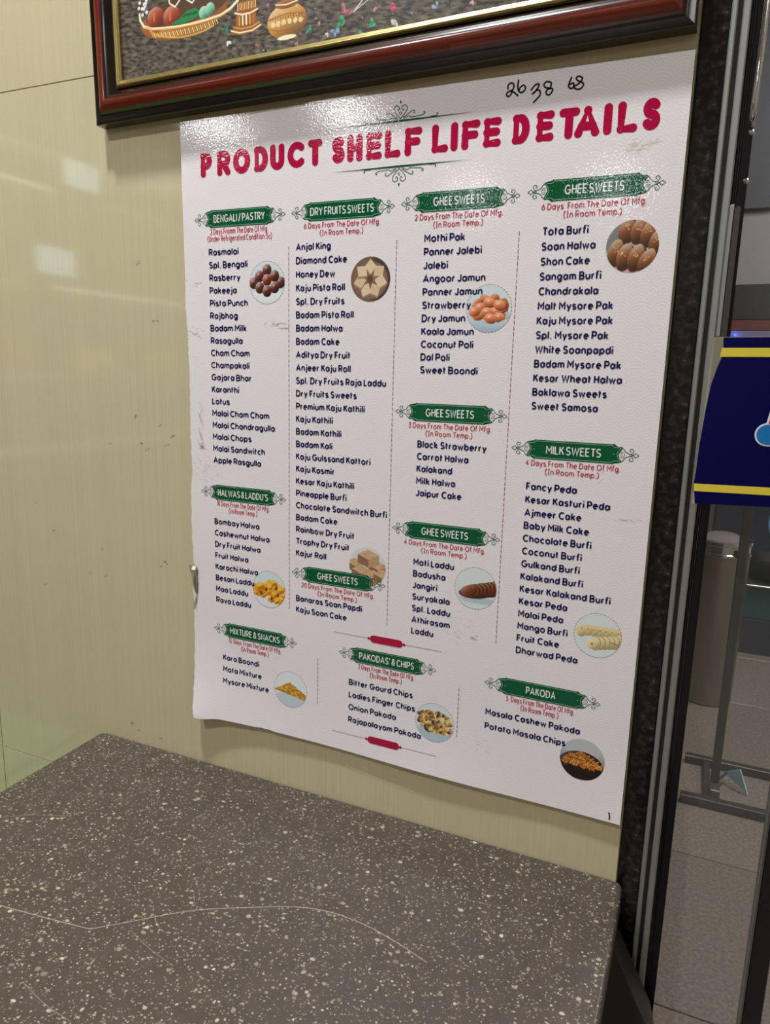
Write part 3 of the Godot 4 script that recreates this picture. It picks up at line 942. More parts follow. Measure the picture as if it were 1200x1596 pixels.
	lists(P, 0.1704, 0.6548, 0.2673, "Spl. Dry Fruits Raja Laddu", 0.1256, ["Anjal King", "Diamond Cake", "Honey Dew", "Kaju Pista Roll", "Spl. Dry Fruits", "Badam Pista Roll", "Badam Halwa", "Badam Cake", "Aditya Dry Fruit", "Anjeer Kaju Roll", "Spl. Dry Fruits Raja Laddu", "Dry Fruits Sweets", "Premium Kaju Kathili", "Kaju Kathili", "Badam Kathili", "Badam Kali", "Kaju Gulssand Kattori", "Kaju Kasmir", "Kesar Kaju Kathili", "Pineapple Burfi", "Chocolate Sandwitch Burfi", "Badam Cake", "Rainbow Dry Fruit", "Trophy Dry Fruit", "Kajur Roll"])
	lists(P, 0.1703, 0.2040, 0.1883, "Spl. Dry Fruits Raja Laddu", 0.1256, ["Banaras Soan Papdi", "Kaju Soan Cake"])
	lists(P, 0.3392, 0.6569, 0.5105, "Panner Jalebi", 0.0687, ["Mothi Pak", "Panner Jalebi", "Jalebi", "Angoor Jamun", "Panner Jamun", "Strawberry", "Dry Jamun", "Kaala Jamun", "Coconut Poli", "Dal Poli", "Sweet Boondi"])
	lists(P, 0.3389, 0.4231, 0.3639, "Black Strawberry", 0.0857, ["Black Strawberry", "Carrot Halwa", "Kalakand", "Milk Halwa", "Jaipur Cake"])
	lists(P, 0.3387, 0.2771, 0.1872, "Black Strawberry", 0.0857, ["Moti Laddu", "Badusha", "Jangiri", "Suryakala", "Spl. Laddu", "Athirasam", "Laddu"])
	lists(P, 0.4735, 0.6576, 0.4742, "Kesar Wheat Halwa", 0.0943, ["Tota Burfi", "Soan Halwa", "Shon Cake", "Sangam Burfi", "Chandrakala", "Malt Mysore Pak", "Kaju Mysore Pak", "Spl. Mysore Pak", "White Soanpapdi", "Badam Mysore Pak", "Kesar Wheat Halwa", "Baklawa Sweets", "Sweet Samosa"])
	lists(P, 0.4732, 0.3837, 0.1864, "Kesar Kalakand Burfi", 0.1028, ["Fancy Peda", "Kesar Kasturi Peda", "Ajmeer Cake", "Baby Milk Cake", "Chocolate Burfi", "Coconut Burfi", "Gulkand Burfi", "Kalakand Burfi", "Kesar Kalakand Burfi", "Kesar Peda", "Malai Peda", "Mango Burfi", "Fruit Cake", "Dharwad Peda"])
	lists(P, 0.2520, 0.0996, 0.0463, "Rajapalayam Pakoda", 0.1054, ["Bitter Gourd Chips", "Ladies Finger Chips", "Onion Pakoda", "Rajapalayam Pakoda"])
	lists(P, 0.4403, 0.0997, 0.0810, "Potato Masala Chips", 0.0991, ["Masala Cashew Pakoda", "Potato Masala Chips"])
	# dashed rules between the columns
	for d: Array in [[0.1600, 0.6603, 0.1930], [0.3052, 0.6613, 0.1903], [0.4486, 0.6634, 0.1924], [0.2045, 0.1280, 0.0641], [0.4052, 0.1266, 0.0643]]:
		st = tool()
		var y: float = d[1]
		while y > d[2]:
			ribbon(st, PackedVector2Array([Vector2(d[0], y), Vector2(d[0], y - 0.0042)]), 0.0007, 0.0003)
			y -= 0.0062
		put(st.commit(), "dashed_rule", M.ink_rule, P)
	for y: float in [0.1702, 0.0285]:
		st = tool()
		ribbon(st, PackedVector2Array([Vector2(0.2287, y), Vector2(0.3805, y)]), 0.0005, 0.0003)
		var rule := put(st.commit(), "thin_rule", M.ink_rule, P)
		st = tool()
		var c := capsule(Vector2(0.2868, y), Vector2(0.3228, y), 0.0050)
		for k in c.size():
			tri2(st, Vector2(0.3048, y), c[k], c[(k + 1) % c.size()], 0.00034)
		for sx: float in [-1.0, 1.0]:
			var q := Vector2(0.3048 + sx * 0.0248, y)
			for k in 10:
				tri2(st, q, q + Vector2.from_angle(TAU * k / 10.0) * 0.0019, q + Vector2.from_angle(TAU * (k + 1) / 10.0) * 0.0019, 0.00036)
		put(st.commit(), "crimson_pill", M.ink_crimson, rule)
	# numbers written by hand in marker, and a tick at the lower right corner
	var hand := [
		[[0.4278, 0.8059], [0.428, 0.8096], [0.4307, 0.8113], [0.4335, 0.8101], [0.4341, 0.8072], [0.4325, 0.8045], [0.4275, 0.8026], [0.4268, 0.7998], [0.4291, 0.7987], [0.4318, 0.8009], [0.4321, 0.8033], [0.4349, 0.8017], [0.4388, 0.7983]],
		[[0.4388, 0.8132], [0.4382, 0.8075], [0.4395, 0.8025], [0.4427, 0.8008], [0.4458, 0.8029], [0.4463, 0.8057], [0.4441, 0.8076], [0.4411, 0.806], [0.4399, 0.8032]],
		[[0.4526, 0.8021], [0.4564, 0.8062], [0.4599, 0.8069], [0.4604, 0.8049], [0.4568, 0.8], [0.4542, 0.7983], [0.4593, 0.8013], [0.4621, 0.7994], [0.4619, 0.7957], [0.459, 0.7928], [0.4558, 0.7899]],
		[[0.4722, 0.8071], [0.4682, 0.808], [0.4657, 0.8058], [0.4672, 0.8028], [0.4717, 0.8015], [0.4749, 0.8003], [0.4742, 0.7976], [0.4713, 0.7951], [0.4685, 0.797], [0.4688, 0.7998], [0.4722, 0.8018], [0.4732, 0.8053], [0.4722, 0.8071]],
		[[0.4934, 0.8089], [0.4916, 0.8043], [0.491, 0.8008], [0.4937, 0.7985], [0.4962, 0.8002], [0.4955, 0.8034], [0.4925, 0.8026]],
		[[0.5042, 0.8071], [0.501, 0.8091], [0.4982, 0.8079], [0.4996, 0.8053], [0.505, 0.8023], [0.5056, 0.7998], [0.5024, 0.797], [0.4976, 0.798], [0.497, 0.8001], [0.5011, 0.8023], [0.5039, 0.8052], [0.5042, 0.8071]],
		[[0.5952, 0.0118], [0.5962, 0.0075], [0.5963, 0.0038]]]
	for h: Array in hand:
		st = tool()
		var cv := Curve2D.new()
		for i in h.size():
			var p := Vector2(h[i][0], h[i][1])
			var t := (Vector2(h[mini(i + 1, h.size() - 1)][0], h[mini(i + 1, h.size() - 1)][1]) - Vector2(h[maxi(i - 1, 0)][0], h[maxi(i - 1, 0)][1])) / 6.0
			cv.add_point(p, -t, t)
		cv.bake_interval = 0.0004
		ribbon(st, cv.get_baked_points(), 0.0016, 0.00028, true)
		put(st.commit(), "handwritten_digit" if h.size() > 3 else "pen_tick", M.ink_marker, P)
	photos(P)

func film_grain() -> ImageTexture:
	# the sheet's uv runs once over 0.61 x 0.82 m: 0.4 mm to the pixel
	var f := FastNoiseLite.new()
	f.seed = 9
	f.frequency = 0.125
	f.fractal_octaves = 2
	return tex(f.get_image(1525, 2048))

func flourish(P: Node3D, c: Vector2, up: float) -> void:
	var st := tool()
	var pen := 0.0007
	var f := func(p: PackedVector2Array, w: float) -> void:
		for sx: float in [-1.0, 1.0]:
			var o := PackedVector2Array()
			for q in p:
				o.append(c + Vector2(q.x * sx, q.y * up))
			ribbon(st, o, w, 0.0003 + rng.randf() * 0.00002)
	# tapering main line
	for sx: float in [-1.0, 1.0]:
		tri2(st, c + Vector2(0, 0.0011 * up), c + Vector2(0, -0.0011 * up), c + Vector2(sx * 0.087, 0), 0.0003)
	# heart of two curls with a drop above, side curls running out along the line
	f.call(PackedVector2Array([Vector2(0, 0.0022), Vector2(0.004, 0.006), Vector2(0.0078, 0.0105), Vector2(0.0080, 0.0140), Vector2(0.0052, 0.0162), Vector2(0.0020, 0.0150), Vector2(0.0013, 0.0125), Vector2(0.0030, 0.0108), Vector2(0.0045, 0.0120)]), pen)
	f.call(spiral(Vector2(0, 0.0080), 0.0013, 0.0013, 0, 360, 10), pen * 0.8)
	f.call(PackedVector2Array([Vector2(0.003, 0.0030), Vector2(0.009, 0.0062), Vector2(0.014, 0.0092), Vector2(0.0168, 0.0090), Vector2(0.0172, 0.0068), Vector2(0.0155, 0.0060)]), pen)
	f.call(PackedVector2Array([Vector2(0.004, 0.0020), Vector2(0.010, 0.0042), Vector2(0.013, 0.0026), Vector2(0.026, 0.0034), Vector2(0.0295, 0.0050), Vector2(0.0288, 0.0068), Vector2(0.0270, 0.0058)]), pen)
	f.call(PackedVector2Array([Vector2(0.036, 0.0008), Vector2(0.0435, 0.0012), Vector2(0.0445, 0.0032), Vector2(0.0428, 0.0036)]), pen)
	tri2(st, c + Vector2(0.0013, 0.0180 * up), c + Vector2(-0.0013, 0.0180 * up), c + Vector2(0, 0.0215 * up), 0.0003)
	put(st.commit(), "scroll_flourish", M.ink_green, P)

func headings(P: Node3D, rows: Array) -> void:
	var w := 0.1036
	var h := 0.0212
	for d: Array in rows:
		var c := Vector2(d[1], d[2])
		# ticket outline with scooped corners and hollow ends
		var q := PackedVector2Array()
		q.append(Vector2(w / 2 - 0.0115, h / 2))
		for k in 5:
			var a := PI + PI * 0.5 * k / 4.0
			q.append(Vector2(w / 2 - 0.0052, h / 2 + 0.0005) + Vector2(cos(a), sin(a)) * Vector2(0.0040, 0.0028))
		q.append(Vector2(w / 2 - 0.0008, h / 2 - 0.0022))
		q.append(Vector2(w / 2, h / 2 - 0.0036))
		q.append(Vector2(w / 2 - 0.0028, h / 2 - 0.0062))
		q.append(Vector2(w / 2 - 0.0040, 0))
		var right := q.duplicate()
		for k in range(right.size() - 2, -1, -1):
			q.append(right[k] * Vector2(1, -1))
		var all := q.duplicate()
		for k in range(q.size() - 1, -1, -1):
			all.append(q[k] * Vector2(-1, 1))
		var st := tool()
		var idx := Geometry2D.triangulate_polygon(all)
		for k in range(0, idx.size(), 3):
			tri2(st, c + all[idx[k]], c + all[idx[k + 1]], c + all[idx[k + 2]], 0.00022)
		var banner := put(st.commit(), "heading_banner", M.ink_green, P)
		st = tool()
		var inner := PackedVector2Array()
		for p: Vector2 in all:
			inner.append(c + p * Vector2(0.968, 0.86))
		inner.append(inner[0])
		ribbon(st, inner, 0.00045, 0.00026)
		for sx: float in [-1.0, 1.0]:
			for k in 6:
				tri2(st, c + Vector2(sx * 0.043, 0), c + Vector2(sx * 0.043, 0) + Vector2.from_angle(TAU * k / 6.0) * 0.0006, c + Vector2(sx * 0.043, 0) + Vector2.from_angle(TAU * (k + 1) / 6.0) * 0.0006, 0.00026)
		put(st.commit(), "banner_line", M.ink_pale_green, banner)
		st = tool()
		# condensed capitals squeezed to the printed width
		var weight := 0.155
		var cap := 0.0095
		var u := cap / (1.0 + weight)
		var target: float = d[3] * w
		var xs := 0.62
		for n in 12:
			var tw := text_width(d[0], weight, xs, 0.09, 0.15) * u
			xs *= target / tw
		text(st, d[0], c + Vector2(0, -cap * 0.5), cap, weight, xs, 0.09, 0.15, 0.0003, 0.5)
		put(st.commit(), "heading_lettering", M.ink_white, banner)
		for sx: float in [-1.0, 1.0]:
			st = tool()
			var o := c + Vector2(sx * (w / 2 - 0.001), 0)
			var g := func(p: PackedVector2Array, pen: float) -> void:
				for sy: float in [-1.0, 1.0]:
					var t := PackedVector2Array()
					for e in p:
						t.append(o + Vector2(e.x * sx, e.y * sy))
					ribbon(st, t, pen, 0.00024 + rng.randf() * 0.00002)
			g.call(PackedVector2Array([Vector2(0.0012, 0.0072), Vector2(0.0042, 0.0030), Vector2(0.0085, 0.0012), Vector2(0.0128, 0.0)]), 0.0007)
			g.call(PackedVector2Array([Vector2(0.0085, 0.0005), Vector2(0.0112, 0.0022), Vector2(0.0125, 0.0050), Vector2(0.0108, 0.0068), Vector2(0.0086, 0.0062), Vector2(0.0083, 0.0042), Vector2(0.0100, 0.0038)]), 0.0006)
			g.call(PackedVector2Array([Vector2(0.0122, 0.0), Vector2(0.0142, 0.0024), Vector2(0.0180, 0.0)]), 0.0006)
			g.call(PackedVector2Array([Vector2(-0.0008, 0.0030), Vector2(0.0022, 0.0026), Vector2(0.0034, 0.0)]), 0.0005)
			g.call(PackedVector2Array([Vector2(-0.0012, 0.0012), Vector2(0.0016, 0.0010)]), 0.0004)
			put(st.commit(), "scroll_ornament", M.ink_green, banner)
		# two red lines under the heading
		for n in 2:
			var s: String = d[4 + n]
			var cond: bool = d[8]
			var cp := 0.0072 if cond else 0.0066
			var wt := 0.125 if cond else 0.15
			var uu := cp / (1.0 + wt)
			var x := 0.8
			for i in 10:
				x *= d[6 + n] / (text_width(s, wt, x, 0.10 if cond else 0.13, 0.2 if cond else 0.3) * uu)
			st = tool()
			text(st, s, Vector2(d[1], d[2] - (0.0189 if n == 0 else 0.0277)), cp, wt, x, 0.10 if cond else 0.13, 0.2 if cond else 0.3, 0.00028, 0.5)
			put(st.commit(), "storage_note", M.ink_red, P)

func lists(P: Node3D, x: float, y0: float, y1: float, sample: String, wide: float, rows: Array) -> void:
	# the lettering is drawn as wide as one measured line of the block
	var xs := 0.9
	for n in 12:
		xs *= 1.0 + 1.3 * (wide / (text_width(sample, 0.245, xs, 0.10, 0.29) * 0.0087 / 1.245) - 1.0)
	for i in rows.size():
		var st := tool()
		text(st, rows[i], Vector2(x, lerpf(y0, y1, float(i) / maxf(1.0, rows.size() - 1.0))), 0.0087, 0.245, xs, 0.10, 0.29, 0.00028)
		put(st.commit(), "product_line", M.ink_navy, P)

# ------------------------------------------------------------------ the round food photographs printed on the poster
func photos(P: Node3D) -> void:
	var at := [[0.1280, 0.6180], [0.2724, 0.6185], [0.4191, 0.5833], [0.5662, 0.6430], [0.1273, 0.2135], [0.2759, 0.2660], [0.4198, 0.2585], [0.5650, 0.2243], [0.1615, 0.0734], [0.3750, 0.0733], [0.5596, 0.0693]]
	var says := ["round photo of glossy dark red-brown balls in a pyramid", "round photo of diamond pieces laid out as a star", "round photo of orange syrupy balls in a white bowl", "round photo of brown domed pastries with flakes", "round photo of yellow cubes", "round photo of beige flaky squares behind a banner", "round photo of brown discs leaning in a row", "round photo of pale biscuits in two rows", "round photo of a small heap of yellow mixture", "round photo of golden fried pieces on a plate", "round photo of orange sticks in a dark bowl"]
	for i in at.size():
		var st := tool()
		var c := Vector2(at[i][0], at[i][1])
		var r := 0.0258
		for k in 40:
			var a := Vector2.from_angle(TAU * k / 40.0)
			var b := Vector2.from_angle(TAU * (k + 1) / 40.0)
			for e: Array in [[c, Vector2(0.5, 0.5)], [c + b * r, Vector2(0.5 + b.x * 0.5, 0.5 - b.y * 0.5)], [c + a * r, Vector2(0.5 + a.x * 0.5, 0.5 - a.y * 0.5)]]:
				st.set_normal(Vector3(0, 0, 1))
				st.set_uv(e[1])
				st.add_vertex(on_sheet(e[0], 0.00012))
		var m := mat("food_photo_%d" % i, Color.WHITE, 0.25)
		m.albedo_texture = tex(food(i))
		var o := put(st.commit(), "food_photo", m, P)
		o.set_meta("label", says[i])
		if i in [0, 2, 4, 6, 7, 8, 9]:
			st = tool()
			for k in 44:
				var pts := PackedVector2Array()
				for n in 3:
					pts.append(c + Vector2.from_angle(TAU * (k + n * 0.3) / 44.0) * (r + 0.0002))
				ribbon(st, pts, 0.0005, 0.00018)
			put(st.commit(), "dashed_ring", M.ink_rule, o)

func food(i: int) -> Image:
	var n := 192
	var r := RandomNumberGenerator.new()
	r.seed = 900 + i
	var img := Image.create_empty(n, n, false, Image.FORMAT_RGB8)
	var pale := Color8(206, 222, 224)
	img.fill(pale)
	match i:
		0:
			blot(img, 96, 150, 84, 34, Color8(222, 230, 230), 0, 0, 8)
			for p: Array in [[22, 96], [170, 96], [54, 66], [138, 66], [96, 38], [56, 118], [138, 118], [96, 84], [96, 134]]:
				blot(img, p[0], p[1], 25, 27, Color8(92, 42, 34) if p[1] != 84 else Color8(132, 44, 28), 0.75)
				blot(img, p[0] - 6, p[1] - 10, 5, 6, Color8(206, 150, 130), 0, 0, 4)
		1:
			img.fill(Color8(118, 92, 76))
			blot(img, 140, 96, 70, 96, Color8(74, 58, 50), 0, 0, 20)
			blot(img, 96, 100, 84, 80, Color8(128, 98, 80), 0, 0, 3)
			for k in 7:
				var a := -PI / 2 + TAU * k / 7.0
				var d := Vector2.from_angle(a)
				var s := Vector2.from_angle(a + PI / 2)
				var c := Vector2(96, 94)
				poly_fill(img, PackedVector2Array([c + d * 22 + Vector2(0, 9), c + d * 52 + s * 30 + Vector2(0, 9), c + d * 84 + Vector2(0, 9), c + d * 52 - s * 30 + Vector2(0, 9)]), Color8(150, 122, 94))
				poly_fill(img, PackedVector2Array([c + d * 20, c + d * 52 + s * 29, c + d * 84, c + d * 52 - s * 29]), Color8(212, 188, 154) if k % 2 else Color8(222, 200, 166))
				for e in 14:
					blot(img, c.x + d.x * 52 + r.randf_range(-16, 16), c.y + d.y * 52 + r.randf_range(-16, 16), 1.4, 1.0, Color8(176, 146, 112))
			poly_fill(img, PackedVector2Array([Vector2(96, 76), Vector2(108, 92), Vector2(100, 116), Vector2(84, 104), Vector2(80, 90)]), Color8(98, 66, 54))
		2:
			blot(img, 96, 132, 92, 56, Color8(190, 208, 214), 0.25)
			for k in 40:
				var a := r.randf() * TAU
				var q := Vector2(96, 96) + Vector2(cos(a) * 74, sin(a) * 46) * sqrt(r.randf())
				blot(img, q.x, q.y, r.randf_range(20, 27), r.randf_range(15, 20), Color8(206, 108, 62), 0.55, r.randf_range(-0.6, 0.6))
			for p: Array in [[60, 92], [98, 72], [128, 108], [88, 112], [140, 84], [50, 124], [104, 136], [142, 132], [34, 108]]:
				blot(img, p[0], p[1], 26, 20, Color8(222, 122, 72), 0.6, r.randf_range(-0.5, 0.5))
				blot(img, p[0] - 6, p[1] - 8, 6, 4, Color8(250, 214, 186), 0, 0, 4)
			for y in range(140, 192):
				for x in n:
					if y > 150 + 0.004 * (-(x - 96.0) * (x - 96.0)) + 8.0:
						img.set_pixel(x, y, Color8(198, 214, 220).lerp(Color8(150, 176, 190), (y - 140) / 60.0))
		3:
			img.fill(Color8(166, 182, 178))
			blot(img, 96, 182, 60, 22, Color8(214, 160, 170), 0, 0, 6)
			blot(img, 30, 60, 50, 60, Color8(120, 126, 122), 0, 0, 12)
			for p: Array in [[70, 34, 0.3], [116, 34, 0.4], [152, 46, 0.4], [184, 78, 0.4], [36, 112, 0.3], [70, 128, 0.35], [112, 132, 0.4], [152, 148, 0.5]]:
				blot(img, p[0] + 6, p[1] + 10, 29, 50, Color8(66, 36, 20), 0.0, p[2], 3)
				blot(img, p[0], p[1], 26, 46, Color8(140, 84, 42), 0.65, p[2])
				for e in 7:
					var q := Vector2(p[0] + r.randf_range(-10, 10), p[1] + r.randf_range(-18, 4))
					brush(img, [q, q + Vector2(r.randf_range(-7, 7), r.randf_range(-6, 6))], 2.0, Color8(232, 208, 150))
		4:
			blot(img, 96, 120, 96, 66, Color8(220, 228, 232), 0, 0, 10)
			for k in 64:
				var q := Vector2(r.randf_range(12, 184), 0)
				q.y = r.randf_range(44 + absf(q.x - 112) * 0.5, 122 + q.x * 0.28)
				var s := r.randf_range(14, 22)
				poly_fill(img, PackedVector2Array([q + Vector2(-s, -s * 0.5), q + Vector2(0, -s), q + Vector2(s, -s * 0.4), q + Vector2(0, s * 0.1)]), Color8(240, 190, 76))
				poly_fill(img, PackedVector2Array([q + Vector2(-s, -s * 0.5), q + Vector2(0, s * 0.1), q + Vector2(0, s), q + Vector2(-s, s * 0.4)]), Color8(222, 156, 44))
				poly_fill(img, PackedVector2Array([q + Vector2(0, s * 0.1), q + Vector2(s, -s * 0.4), q + Vector2(s, s * 0.5), q + Vector2(0, s)]), Color8(190, 118, 28))
			for p: Array in [[80, 98], [50, 118], [112, 142], [150, 120], [140, 84]]:
				blot(img, p[0], p[1], 7, 10, Color8(112, 58, 22), 0, 0.3, 2)
		5:
			blot(img, 96, 60, 90, 60, Color8(212, 214, 214), 0, 0, 10)
			for p: Array in [[28, 96, 44], [150, 100, 48], [100, 56, 56], [64, 130, 50], [126, 150, 52], [172, 138, 44]]:
				var q := Vector2(p[0], p[1])
				var s: float = p[2]
				poly_fill(img, PackedVector2Array([q + Vector2(-s, -s * 0.3), q + Vector2(0, -s * 0.8), q + Vector2(s, -s * 0.4), q + Vector2(0, s * 0.1)]), Color8(202, 170, 132))
				poly_fill(img, PackedVector2Array([q + Vector2(-s, -s * 0.3), q + Vector2(0, s * 0.1), q + Vector2(0, s * 0.8), q + Vector2(-s, s * 0.4)]), Color8(140, 106, 80))
				poly_fill(img, PackedVector2Array([q + Vector2(0, s * 0.1), q + Vector2(s, -s * 0.4), q + Vector2(s, s * 0.4), q + Vector2(0, s * 0.8)]), Color8(184, 148, 112))
				for e in 12:
					blot(img, q.x + r.randf_range(-s, s) * 0.7, q.y + r.randf_range(-s, s) * 0.6, 2.5, 1.3, Color8(104, 76, 56))
		6:
			img.fill(Color8(214, 222, 220))
			blot(img, 110, 150, 90, 16, Color8(180, 196, 202), 0, 0, 8)
			blot(img, 96, 118, 76, 26, Color8(64, 28, 18), 0, -0.1, 4)
			for k in 6:
				blot(img, 176 - k * 18.0, 90 + k * 4.0, 26 + k * 1.5, 38 - k * 1.5, Color8(62, 26, 16), 0, 0.25, 2)
				blot(img, 172 - k * 18.0, 90 + k * 4.0, 25 + k * 1.5, 36 - k * 1.5, Color8(120, 62, 34), 0.35, 0.25)
			blot(img, 66, 112, 40, 26, Color8(122, 64, 34), 0.4, -0.35)
			blot(img, 84, 96, 7, 4, Color8(160, 96, 60), 0, 0, 3)
		7:
			img.fill(Color8(216, 226, 226))
			for k in 7:
				blot(img, 178 - k * 25.0, 78 + (8 if k == 6 else 0), 22, 25, Color8(222, 202, 146), 0.3)
				blot(img, 180 - k * 25.0, 74, 3, 4, Color8(168, 138, 84), 0, 0, 2)
			for k in 6:
				blot(img, 186 - k * 19.0, 112 + k * 4.0, 22, 30, Color8(172, 148, 96), 0, 0.1, 2)
				blot(img, 183 - k * 19.0, 111 + k * 4.0, 21, 28, Color8(230, 212, 160), 0.3, 0.1)
				blot(img, 178 - k * 19.0, 114 + k * 4.0, 3, 4, Color8(150, 112, 66), 0, 0, 2)
			blot(img, 78, 136, 28, 23, Color8(234, 216, 166), 0.3, -0.2)
			blot(img, 76, 136, 5, 5, Color8(150, 112, 66), 0, 0, 2)
			brush(img, [Vector2(150, 116), Vector2(192, 128)], 3.5, Color8(128, 118, 96))
		8:
			img.fill(Color8(222, 230, 232))
			blot(img, 96, 160, 90, 50, Color8(190, 208, 216), 0, 0, 14)
			for k in 900:
				var x := r.randf_range(2, 190)
				var topy := 58.0 + absf(x - 92.0) * 0.6
				var boty := 124.0 + (x - 90.0) * 0.16
				if topy < boty:
					var q := lerpf(topy, boty, r.randf())
					blot(img, x, q, 4.2, 3.6, [Color8(222, 178, 70), Color8(196, 142, 44), Color8(160, 108, 32)][r.randi() % 3])
		9:
			img.fill(Color8(212, 222, 226))
			blot(img, 96, 150, 92, 44, Color8(176, 198, 212), 0, 0, 8)
			for k in 130:
				var a := r.randf() * TAU
				var q := Vector2(98, 92) + Vector2(cos(a) * 88, sin(a) * 54) * sqrt(r.randf())
				q.y += (q.x - 96) * 0.1
				blot(img, q.x, q.y, r.randf_range(9, 16), r.randf_range(7, 12), [Color8(212, 166, 78), Color8(176, 126, 52), Color8(226, 188, 104), Color8(104, 70, 34)][r.randi() % 4], 0.5, r.randf() * 3.0)
		10:
			img.fill(Color8(152, 160, 164))
			blot(img, 96, 30, 110, 60, Color8(184, 190, 194), 0, 0, 30)
			blot(img, 92, 124, 96, 66, Color8(44, 26, 20), 0.2)
			for k in 150:
				var q := Vector2(r.randf_range(16, 180), 0)
				q.y = r.randf_range(60 + absf(q.x - 90) * 0.55, 132 - absf(q.x - 100) * 0.12)
				var d := Vector2.from_angle(r.randf_range(-1.1, 0.9)) * r.randf_range(12, 24)
				brush(img, [q - d * 0.5 + Vector2(1, 3), q + d * 0.5 + Vector2(1, 3)], 4.5, Color8(120, 66, 22))
				brush(img, [q - d * 0.5, q + d * 0.5], 4.2, [Color8(222, 146, 62), Color8(202, 120, 44), Color8(232, 168, 88)][r.randi() % 3])
	return img

# ------------------------------------------------------------------ the framed picture above the poster
const FW := 0.7386
const FH := 0.56

func picture() -> void:
	var F := thing("framed_picture", "mahogany framed picture with a gilt inner edge hanging above the poster", "picture", Vector3(-0.1306, 0.824 + HANG, 0.0))
	F.rotation.z = 0.0139
	var wood := mat("mahogany", Color.WHITE, 0.2)
	var gw := 512
	var im := Image.create_empty(gw, 128, false, Image.FORMAT_RGB8)
	var nz := FastNoiseLite.new()
	nz.seed = 61
	nz.frequency = 0.02
	nz.fractal_octaves = 4
	for y in 128:
		for x in gw:
			var k := 0.86 + 0.22 * nz.get_noise_2d(x * 0.22, y * 5.0) + 0.07 * nz.get_noise_2d(x * 0.5 + 400.0, y * 16.0)
			im.set_pixel(x, y, Color(clampf(k, 0, 1), clampf(k * 0.97, 0, 1), clampf(k * 0.95, 0, 1)))
	wood.albedo_texture = tex(im)
	wood.vertex_color_use_as_albedo = true
	wood.clearcoat_enabled = true
	wood.clearcoat = 0.35
	wood.clearcoat_roughness = 0.08
	var gold := mat("gilt", Color8(178, 162, 104), 0.26, 0.85)
	relief(gold, M.fine, 0.02)
	var dark := Color8(13, 8, 8).srgb_to_linear()
	var red := Color8(130, 48, 27).srgb_to_linear()
	var deep := Color8(84, 30, 24).srgb_to_linear()
	# moulding section: inward distance, height off the wall, stain
	var prof := [[0.0, 0.0, dark], [0.0, 0.0162, dark], [0.0018, 0.0178, dark], [0.009, 0.0182, dark], [0.0108, 0.0190, dark], [0.0118, 0.0208, deep], [0.0145, 0.0240, red], [0.0180, 0.0262, red], [0.0230, 0.0276, red], [0.0265, 0.0273, deep], [0.0300, 0.0258, dark], [0.0340, 0.0222, dark], [0.0370, 0.0186, dark], [0.0395, 0.0160, dark]]
	var gilt := [[0.0395, 0.0175], [0.0410, 0.0200], [0.0428, 0.0208], [0.0444, 0.0202], [0.0450, 0.0186], [0.0478, 0.0182], [0.0484, 0.0170], [0.0486, 0.0120]]
	var corners := [Vector2(0, 0), Vector2(FW, 0), Vector2(FW, FH), Vector2(0, FH)]
	var inw := [Vector2(1, 1), Vector2(-1, 1), Vector2(-1, -1), Vector2(1, -1)]
	for e in 4:
		var a: Vector2 = corners[e]
		var b: Vector2 = corners[(e + 1) % 4]
		var ia: Vector2 = inw[e]
		var ib: Vector2 = inw[(e + 1) % 4]
		var along := (b - a).normalized()
		var into := Vector2(-along.y, along.x)
		for part in 2:
			var pr: Array = prof if part == 0 else gilt
			var st := tool()
			var nrm := []
			for i in pr.size():
				var p0 := Vector2(pr[maxi(i - 1, 0)][0], pr[maxi(i - 1, 0)][1])
				var p1 := Vector2(pr[mini(i + 1, pr.size() - 1)][0], pr[mini(i + 1, pr.size() - 1)][1])
				var t := (p1 - p0).normalized()
				nrm.append(Vector3(into.x * -t.y, into.y * -t.y, t.x))
			for i in pr.size() - 1:
				var sharp: bool = part == 0 and i == 0
				var pts := []
				for k: Array in [[a, ia, i], [b, ib, i], [b, ib, i + 1], [a, ia, i + 1]]:
					var s: float = pr[k[2]][0]
					pts.append(Vector3(k[0].x + k[1].x * s, k[0].y + k[1].y * s, pr[k[2]][1]))
				var flat := Vector3(-into.x, -into.y, 0)
				var ns := [nrm[i], nrm[i], nrm[i + 1], nrm[i + 1]]
				for k: int in [0, 2, 1, 0, 3, 2]:
					var idx: int = i if k < 2 else i + 1
					st.set_normal(flat if sharp else ns[k])
					st.set_uv(Vector2((Vector2(pts[k].x, pts[k].y) - a).dot(along) * 2.0, pr[idx][0] * 14.0 + pr[idx][1] * 6.0 + e * 0.37))
					if part == 0:
						st.set_color(pr[idx][2])
					st.add_vertex(pts[k])
			put(st.commit(), "frame_rail" if part == 0 else "gilt_slip", wood if part == 0 else gold, F)
	put(box(Vector3(FW / 2, FH / 2, 0.004), Vector3(FW - 0.02, FH - 0.02, 0.006)), "backing_board", M.foam_core, F)
	var st := tool()
	var x0 := 0.0475
	var uv := [Vector2(0, 1), Vector2(0, 0), Vector2(1, 0), Vector2(1, 1)]
	var q := [Vector3(x0, x0, 0.0135), Vector3(x0, FH - x0, 0.0135), Vector3(FW - x0, FH - x0, 0.0135), Vector3(FW - x0, x0, 0.0135)]
	for k: int in [0, 1, 2, 0, 2, 3]:
		st.set_normal(Vector3(0, 0, 1))
		st.set_uv(uv[k])
		st.add_vertex(q[k])
	var pm := mat("picture_print", Color.WHITE, 0.3)
	pm.albedo_texture = tex(still_life())
	put(st.commit(), "picture_print", pm, F)

